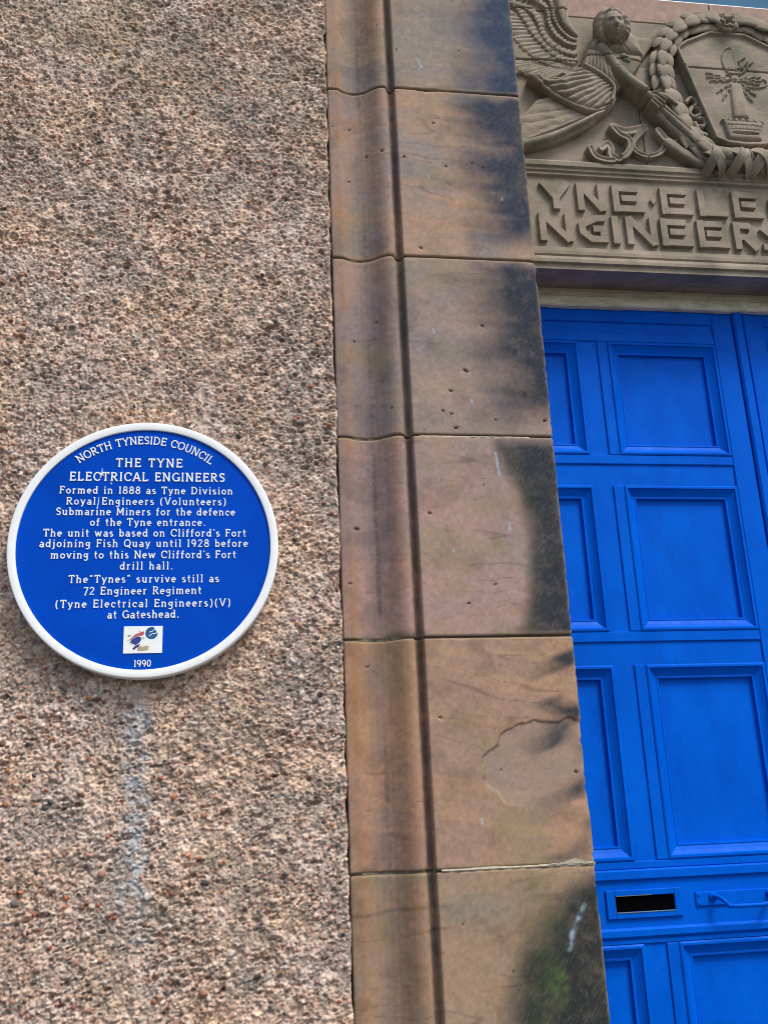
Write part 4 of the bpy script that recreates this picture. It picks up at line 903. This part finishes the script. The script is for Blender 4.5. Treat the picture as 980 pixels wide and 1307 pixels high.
tor.line([TR(412, 120), TR(414, 165)], [.040, .050], 0.040, 0.022, over=False)
tor.line([TR(430, 245), TR(442, 258)], [.026, .026], 0.040, 0.012, over=False)
tor.cut([TR(*p) for p in [(392, 172), (412, 178), (436, 170)]], 0.0014, 0.004); tor.cut([TR(*p) for p in [(388, 165), (420, 200), (452, 228)]], 0.0012, 0.003)
tor.cut(curve([TR(*p) for p in [(418, 252), (430, 264), (446, 258), (448, 244)]], 8), 0.0014, 0.005)
tor.line(curve([TR(*p) for p in [(352, 212), (366, 236), (385, 268), (408, 300), (440, 335), (482, 370), (520, 398)]], 18), [.044, .043, .041, .040, .039, .038, .037, .037, .037, .036, .036, .035, .034, .032, .030, .028, .026, .024], 0.036, 0.020, over=True, b2=0.060)
tor.cut([TR(*p) for p in [(398, 296), (425, 290), (440, 300)]], 0.0012, 0.003)
# hand closing on the bundle: palm, thumb and curled fingers
tor.line([TR(512, 392), TR(540, 408)], [.024, .026], 0.052, 0.014)
for k, (a_, b_) in enumerate([((540, 392), (575, 418)), ((535, 404), (570, 430)), ((528, 414), (560, 440)), ((520, 422), (548, 448))]): tor.line([TR(*a_), TR(*b_)], [.010, .007], 0.060, 0.009, over=False)
tor.line([TR(525, 392), TR(550, 386)], [.009, .006], 0.060, 0.010, over=False)
body = tor.build('body', fig)
# head
def head_mesh():
    bm = bmesh.new(); bmesh.ops.create_uvsphere(bm, u_segments=96, v_segments=72, radius=1.0)
    g_ = lambda a_, s_: math.exp(-(a_/s_)**2)
    for v in bm.verts:      # face looks along -y; x right, z up; unit ~ half head height
        x, y, z = v.co; fr = max(0.0, -y)
        X_ = x*(0.76-0.16*max(0, -z)**1.5); Y_ = y*0.92; Z_ = z*1.02
        if z < -0.55: X_ *= 1-0.15*(-z-0.55)
        f_ = 0.0
        ang = math.atan2(x, -y); q = ang
        f_ += 0.20*g_(q, 0.13)*max(0.0, min(1.0, (0.12-z)/0.42))*(1 if z > -0.34 else 0)*(fr > 0.3)   # nose wedge
        f_ += 0.10*g_(q, 0.12)*g_(z+0.30, 0.10)
        f_ -= 0.13*(g_(q-0.40, 0.20)+g_(q+0.40, 0.20))*g_(z-0.06, 0.10)
        f_ += 0.085*(g_(q-0.40, 0.13)+g_(q+0.40, 0.13))*g_(z-0.04, 0.055)
        f_ += 0.05*(g_(abs(q)-0.38, 0.30))*g_(z-0.24, 0.07)
        f_ += 0.075*g_(q, 0.24)*(g_(z+0.52, 0.05)+0.9*g_(z+0.64, 0.055))-0.06*g_(q, 0.24)*g_(z+0.58, 0.022)
        f_ -= 0.05*g_(q, 0.25)*g_(z+0.76, 0.05); f_ += 0.09*g_(q, 0.30)*g_(z+0.90, 0.12)
        f_ += 0.05*(g_(abs(q)-0.75, 0.22))*g_(z+0.22, 0.16)
        v.co = Vector((X_, Y_-1.30*f_*(fr > 0), Z_))
    me = bpy.data.meshes.new('head'); bm.to_mesh(me); bm.free(); me.polygons.foreach_set('use_smooth', [True]*len(me.polygons)); return me
def hair_mesh():
    bm = bmesh.new(); bmesh.ops.create_uvsphere(bm, u_segments=110, v_segments=80, radius=1.0)
    for v in bm.verts:
        x, y, z = v.co; q = math.atan2(x, -y); el = math.asin(max(-1, min(1, z)))
        wv = 0.06*math.sin(9*el+5*abs(q)+2*math.sin(3*q))+0.045*math.sin(23*el+9*abs(q)+3*math.sin(2*q))-0.10*math.exp(-(q/0.10)**2)*(z > 0.5)
        r = 1.16+wv
        if z > 0.3: r += 0.0
        bulge = math.exp(-((abs(q)-1.35)/0.55)**2)*math.exp(-((z+0.1)/0.55)**2); r += 0.24*bulge
        # the face opening: parting in the middle, hair sweeping to the ears
        lim = 1.0-0.55*max(0, z)**1.3
        op = 1/(1+math.exp(-(lim-abs(q))*14)) * (1/(1+math.exp((z-0.60-0.08*abs(q))*16)))
        r = r*(1-op)+0.70*op
        v.co = Vector((x*0.84*r, y*0.96*r+0.10, z*1.0*r+0.03))
    me = bpy.data.meshes.new('hair'); bm.to_mesh(me); bm.free(); me.polygons.foreach_set('use_smooth', [True]*len(me.polygons)); return me
hx, hz = TR(408, 92, 0.075)
hd = link('head', head_mesh(), M_carve, fig); ha = link('hair', hair_mesh(), M_carve, hd)
hm = Matrix.Translation(Vector((hx, YS-0.062, hz))) @ Matrix.Rotation(math.radians(-6), 4, 'Y') @ Matrix.Rotation(math.radians(-4), 4, 'Z') @ Matrix.Rotation(math.radians(14), 4, 'X') @ Matrix.Diagonal((0.052, 0.052, 0.052, 1))
hd.location = (0, 0, 0); ha.location = (0, 0, 0); hd.matrix_local = Matrix.Translation(-Vector((0.95, YS, 3.75))) @ hm

# ribbon curls below
rb = Relief([TR(*p) for p in [(310, 455), (660, 455), (660, 625), (310, 625)]], 0.0)
for pts, wd, ba in [([(402, 486), (440, 500), (480, 496), (512, 488)], .030, .020), ([(512, 488), (500, 505), (478, 530), (474, 558), (500, 580), (535, 588), (570, 578), (590, 555), (588, 530), (560, 505)], .018, .016),
                    ([(400, 490), (425, 515), (455, 530), (462, 560), (445, 590), (420, 600)], .022, .024), ([(420, 600), (395, 588), (392, 560), (378, 545), (360, 560)], .024, .018),
                    ([(318, 560), (335, 590), (370, 604), (400, 606)], .022, .020), ([(565, 500), (590, 530), (615, 548), (640, 540)], .026, .022)]:
    c_ = curve([TR(*p) for p in pts], 16); rb.line(c_, wd, ba, 0.006, power=14); rb.cut(c_, wd*0.22, 0.0045)
rb.cut([TR(531, 560), TR(531, 625)], 0.002, 0.02)
rb.build('ribbon', cp, joints=False)
# bundle running from the hand down to the foot of the wreath
bd = Relief([TR(*p) for p in [(520, 380), (800, 380), (800, 650), (520, 650)]], 0.0)
for (a_, w0, w1, ba, dm) in [([(600, 545), (650, 580), (700, 610), (745, 632)], .034, .030, .024, .012), ([(548, 432), (600, 478), (650, 525), (700, 570), (760, 610)], .040, .042, .030, .016),
                             ([(540, 405), (585, 448), (640, 500), (700, 555), (760, 596)], .030, .028, .044, .012), ([(548, 396), (575, 402), (612, 430)], .020, .012, .056, .010)]:
    bd.line(curve([TR(*p) for p in a_], 14), list(np.linspace(w0, w1, 14)), ba, dm, power=3)
bd.cut(curve([TR(*p) for p in [(560, 428), (620, 478), (680, 530), (740, 580)]], 8), 0.002, 0.010); bd.cut(curve([TR(*p) for p in [(585, 470), (640, 520), (700, 572)]], 8), 0.002, 0.008)
bd.build('ribbon_bundle', cp, joints=False)

# wreath
wreath = empty('wreath', (XA, YS, 3.8)); wreath.parent = cp; wreath.location = Vector((XA, YS, 3.8))-cp.location
wpath = [TR(*p, 0.04) for p in [(822, 80), (760, 74), (700, 84), (640, 116), (602, 168), (588, 230), (596, 300), (622, 370), (660, 440), (706, 508), (770, 562), (840, 585), (905, 592)]]
wc = curve(wpath, 60)
q = MB().tube([(p[0], YS-0.016, p[1]) for p in wc], 0.026, 12); cme = q.mesh('stem', True); cme.materials.append(M_carve)
o = link('stem', cme, None, wreath); o2 = link('stem', cme, None, wreath); o2.scale.x = -1; o2.location.x += 2*XA
bm = bmesh.new(); bmesh.ops.create_uvsphere(bm, u_segments=14, v_segments=14, radius=1.0)
for v in bm.verts:
    x, y, z = v.co; s_ = max(0.0, 1-abs(z)**1.9)**0.75; cr = math.hypot(x, y) or 1
    rib_ = 0.34*math.exp(-(x/0.10)**2)*(y < 0)*s_; v.co = Vector((x/cr*s_*0.46*(1 if cr > 1e-6 else 0), (y/cr*s_+rib_)*0.26-0.18*z*z*(-1), z))
leaf_me = bpy.data.meshes.new('wreath_leaf'); bm.to_mesh(leaf_me); bm.free(); leaf_me.polygons.foreach_set('use_smooth', [True]*len(leaf_me.polygons)); leaf_me.materials.append(M_carve)
def put_leaf(x, z, yoff, ang, L, tilt, mirrored):
    o = link('wreath_leaf', leaf_me, None, wreath)
    M = Matrix.Translation(Vector((x, YS-yoff, z))) @ Matrix.Rotation(ang, 4, 'Y') @ Matrix.Rotation(tilt, 4, 'X') @ Matrix.Diagonal((L*1.12, L*0.8, L*1.12, 1))
    if mirrored: M = Matrix.Translation((2*XA, 0, 0)) @ Matrix.Diagonal((-1, 1, 1, 1)) @ M
    o.location = (0, 0, 0); o.matrix_local = Matrix.Translation(-Vector((XA, YS, 3.8))) @ M
for mi in (False, True):
    for i in range(15):
        fi = 3+i*3.35
        if fi > 52: break
        k = int(fi); p = wc[k]; tg = wc[min(k+1, 59)]-wc[k-1]; tg /= np.linalg.norm(tg); nn = np.array([-tg[1], tg[0]])
        up = -tg        # leaves point towards the crown of the wreath
        for sgn, yo, spread in ((-1, .036, .50), (1, .036, -.50), (0, .050, 0)):
            a_ = math.atan2(up[0], up[1])+spread*0.75; c_ = p+nn*0.0205*sgn-(up*0.010 if sgn == 0 else 0)
            put_leaf(c_[0]+rng.uniform(-.002, .002), c_[1]+rng.uniform(-.002, .002), yo+rng.uniform(-.002, .002), a_+rng.uniform(-.1, .1), 0.036*rng.uniform(.9, 1.1), math.radians(-6), mi)
# rose at the crown
rx_, rz_ = XA, TR(820, 80, .05)[1]; rs = empty('rose', (rx_, YS, rz_)); rs.parent = wreath; rs.location = Vector((rx_, YS, rz_))-Vector((XA, YS, 3.8))
rose = MB(); rose.lathe_y([(0.0001, YS-0.066), (0.009, YS-0.064), (0.012, YS-0.056), (0.0155, YS-0.060), (0.022, YS-0.060), (0.025, YS-0.050), (0.030, YS-0.054), (0.036, YS-0.050), (0.039, YS-0.02)], rx_, rz_, 40)
for i, v in enumerate(rose.v):
    a_ = math.atan2(v[2]-rz_, v[0]-rx_); r = math.hypot(v[2]-rz_, v[0]-rx_); k_ = 1+0.10*math.cos(5*a_+(2.5 if r < 0.026 else 0)+r*60); rose.v[i] = (rx_+(v[0]-rx_)*k_, v[1]-0.003*math.cos(5*a_+r*80), rz_+(v[2]-rz_)*k_)
me = rose.mesh('rose', True); me.materials.append(M_carve); ro = bpy.data.objects.new('rose_petals', me); COL.objects.link(ro); ro.parent = cp; ro.location = -cp.location
bpy.data.objects.remove(rs)
# inner scroll leaves between wreath and shield
sc = Relief([TR(*p) for p in [(640, 350), (800, 350), (800, 520), (640, 520)]], 0.0)
for pts, wd in [([(668, 392), (680, 378), (700, 382), (704, 400), (688, 412)], .014), ([(688, 412), (680, 430), (694, 446), (716, 440), (722, 424), (708, 414)], .015), ([(712, 452), (728, 452), (738, 466), (730, 482), (716, 478)], .014), ([(700, 470), (716, 500), (740, 512)], .018)]:
    sc.line(curve([TR(*p) for p in pts], 12), wd, .016, .010)
sc.build('scroll', wreath, mirror=True, joints=False)
# crossing straps at the foot
def strap(p0, p1, w_, lift):
    a_, b_ = np.array(TR(*p0, .05)), np.array(TR(*p1, .05)); q = MB()
    q.strip([a_+(b_-a_)*i/24 for i in range(25)], w_, 0, 0.004, 0.9, y_of=lambda t_: YS-(lift+0.022)*max(0.0, math.sin(math.pi*t_))**0.6); return q
sm = [strap((735, 530), (830, 628), .036, .040), strap((800, 520), (760, 628), .030, .044), strap((838, 528), (930, 632), .034, .040), strap((905, 530), (850, 630), .030, .046), strap((925, 535), (985, 628), .034, .042)]
for q in sm:
    me = q.mesh('strap'); me.materials.append(M_carve); link('strap', me, None, wreath); 
for q in sm[:4]:
    me = q.mesh('strap'); me.materials.append(M_carve); o = link('strap', me, None, wreath); o.scale.x = -1; o.location.x += 2*XA
ft = Relief([TR(*p) for p in [(690, 510), (1100, 510), (1100, 665), (690, 665)]], 0.0)
fp = [TR(*p) for p in [(700, 560), (770, 588), (850, 600), (930, 606)]]; fp.append((XA, fp[-1][1]))
ft.line(curve(fp, 12), list(np.linspace(.060, .078, 12)), 0.012, 0.040, power=2)
ft.build('foot_roll', wreath, mirror=True, joints=False, xmax=XA)

# shield
def SH(u, v): return TR(u, v, .036)
z_top = SH(822, 118)[1]; zl_ = SH(640, 168)[1]; z_bot = SH(830, 528)[1]
lp_ = [SH(640, 172), SH(672, 148), SH(760, 114)]; lo = [SH(788, 508), SH(832, 526)]
half = [(XA, z_top)]+[(p[0], p[1]) for p in lp_[::-1]]+[lo[0], lo[1], (XA, z_bot-0.002)]
full = half+[(2*XA-p[0], p[1]) for p in half[::-1][1:-1]]
sh = Relief(full)
sh.poly(full, 0.036, 0.0, 0.01); dd = sh.sdf(full); sh.H = np.where(dd > 0, 0.030+0.009*sstep(0.013, 0.009, dd)-0.003*sstep(0.003, 0, dd), sh.H)
def add(R, pts, wd, dm): 
    old = R.H.copy(); base_ = 0.030; R.line(pts, wd, base_, dm, over=False, power=3)
# emblem: tower rising from a mural crown, star with bolts, rope loops
tw = [(XA-0.026, SH(845, 430)[1]), (XA+0.026, SH(845, 430)[1]), (XA+0.019, SH(845, 305)[1]), (XA-0.019, SH(845, 305)[1])]
sh.poly(tw, 0.034, 0.006, 0.012, over=False)
ct, cb = SH(880, 448)[1], SH(880, 512)[1]
cw = [(XA-0.066, ct), (XA+0.066, ct), (XA+0.054, cb), (XA-0.054, cb)]
sh.poly(cw, 0.036, 0.007, 0.015, over=False)
for k in range(-3, 4): sh.poly([(XA+k*0.0215-0.0065, ct-0.002), (XA+k*0.0215+0.0065, ct-0.002), (XA+k*0.0215+0.0065, ct+0.010-abs(k)*.0012), (XA+k*0.0215-0.0065, ct+0.010-abs(k)*.0012)], 0.038, 0.004, 0.004, over=False)
for fz in (0.30, 0.55): sh.cut([(XA-0.062+0.008*fz*2+t_*0.0122*10/1.0*1.0*(1-0.1*fz), ct-(ct-cb)*fz-0.004*math.sin(math.pi*t_)*-1) for t_ in np.linspace(0, 1, 9)], 0.0011, 0.004)
for k in range(-4, 5): sh.cut([(XA+k*0.0135, ct-0.002), (XA+k*0.0130, ct-(ct-cb)*0.30)], 0.0009, 0.003); sh.cut([(XA+(k+.5)*0.0130, ct-(ct-cb)*.30), (XA+(k+.5)*0.0125, ct-(ct-cb)*.55)], 0.0009, 0.003)
ez = cb+(ct-cb)*0.28; sh.H = np.where(((sh.X-XA)/0.046)**2+((sh.Z-ez)/0.0065)**2 < 1, 0.030, sh.H)
sz_ = SH(848, 290)[1]
for k in range(16):
    a_ = math.radians(22.5*k+8); L = 0.030 if k % 2 == 0 else 0.018; sh.line([(XA, sz_), (XA+L*math.cos(a_), sz_+L*math.sin(a_))], [.010, .0015], 0.031, 0.007, over=False)
sh.line([(XA-.001, sz_), (XA+.001, sz_)], .018, 0.034, 0.008, over=False)
for sg in (-1, 1):
    for ang, L in ((12, .095), (2, .092), (-8, .085), (-40, .085), (-58, .095), (140 if sg > 0 else 100, 0)):
        if not L: continue
        a_ = math.radians(180-ang if sg < 0 else ang); a_ = math.radians(180+(-ang)) if sg < 0 else a_
        dx_, dz_ = math.cos(a_), math.sin(a_); px_, pz_ = -dz_, dx_
        zz_ = [(XA+dx_*L*t_+px_*o_, sz_+dz_*L*t_+pz_*o_) for t_, o_ in ((.22, 0), (.5, .004), (.48, -.004), (.78, .003), (.76, -.004), (1, 0))]
        sh.line(zz_, .0055, 0.031, 0.005, over=False)
    cx2, cz2 = XA+0.004, sz_+0.052
rope = [(XA+0.004+0.034*math.cos(t_), sz_+0.072+0.056*math.sin(t_)) for t_ in np.linspace(math.radians(85), math.radians(250), 26)]
sh.cut([(XA+.012, sz_+.122), (XA+.013, sz_+.03)], .001, .003)
sh.line(rope, .0055, 0.031, 0.0045, over=False)
for p in rope[::1]: sh.cut([(p[0]-.002, p[1]-.002), (p[0]+.002, p[1]+.002)], 0.0008, 0.003)
rope2 = [(XA+0.062+0.050*math.cos(t_), sz_-0.004+0.022*math.sin(t_)) for t_ in np.linspace(math.radians(180), math.radians(400), 26)]
sh.line(rope2, .0055, 0.031, 0.0045, over=False)
for L_ in ([(0.008, .030), (0.030, .058), (0.028, .075), (0.050, .092)], [(0.014, .026), (0.058, .078)], [(0.022, .024), (0.052, .044), (.054, .060), (.074, .074)]):
    sh.line([(XA+a_, sz_+b_) for a_, b_ in L_], .006, 0.031, 0.006, over=False)
sh.line([(XA-.016, sz_+.022), (XA+.016, sz_+.022)], .008, 0.034, 0.006, over=False)
sh.build('shield', cp)

# the second supporter, facing the first
def mirror_tree(src, parent):
    c = src.copy(); COL.objects.link(c); c.parent = parent
    for ch in list(src.children): mirror_tree(ch, c)
    return c
f2 = mirror_tree(fig, cp); f2.location.x = (2*XA-0.95)-cp.location.x; f2.scale.x = -1
for n_ in ('ribbon', 'ribbon_bundle'):
    o = bpy.data.objects[n_].copy(); COL.objects.link(o); o.scale.x = -1; o.location.x = 2*XA-cp.location.x

# window strip above the carving
wn = empty('window', (MIRX, YS, JT)); tag(wn, 'sliver of dark blue window pane with white bottom rail above the carved stone', 'window')
MB().box(XL+0.001, XRR-0.001, YS+0.004, YS+0.06, JT+0.0005, JT+0.009, 0.003).build('bottom_rail', M_white, wn)
for x in (XL+0.001, XRR-0.041): MB().box(x, x+0.04, YS+0.004, YS+0.06, JT+0.0095, 4.94, 0.003).build('frame_post', M_white, wn)
for x0, x1 in ((XL+0.041, XRR-0.041),): MB().box(x0+.0005, x1-.0005, YS+0.020, YS+0.026, JT+0.0095, 4.94).build('pane', M_glass, wn)
hb = empty('stone_lintel', (MIRX, 0.2, 4.95)); tag(hb, 'plain sandstone lintel blocks spanning high above the window', 'lintel')
for i in range(5): MB().box(0.236+i*0.5335, 0.236+(i+1)*0.5335-0.004, 0.004, 0.45, 4.953, 5.45, 0.004).build('lintel_stone', M_pink, hb)

scene.render.engine = 'CYCLES'
scene.cycles.filter_width = 1.0
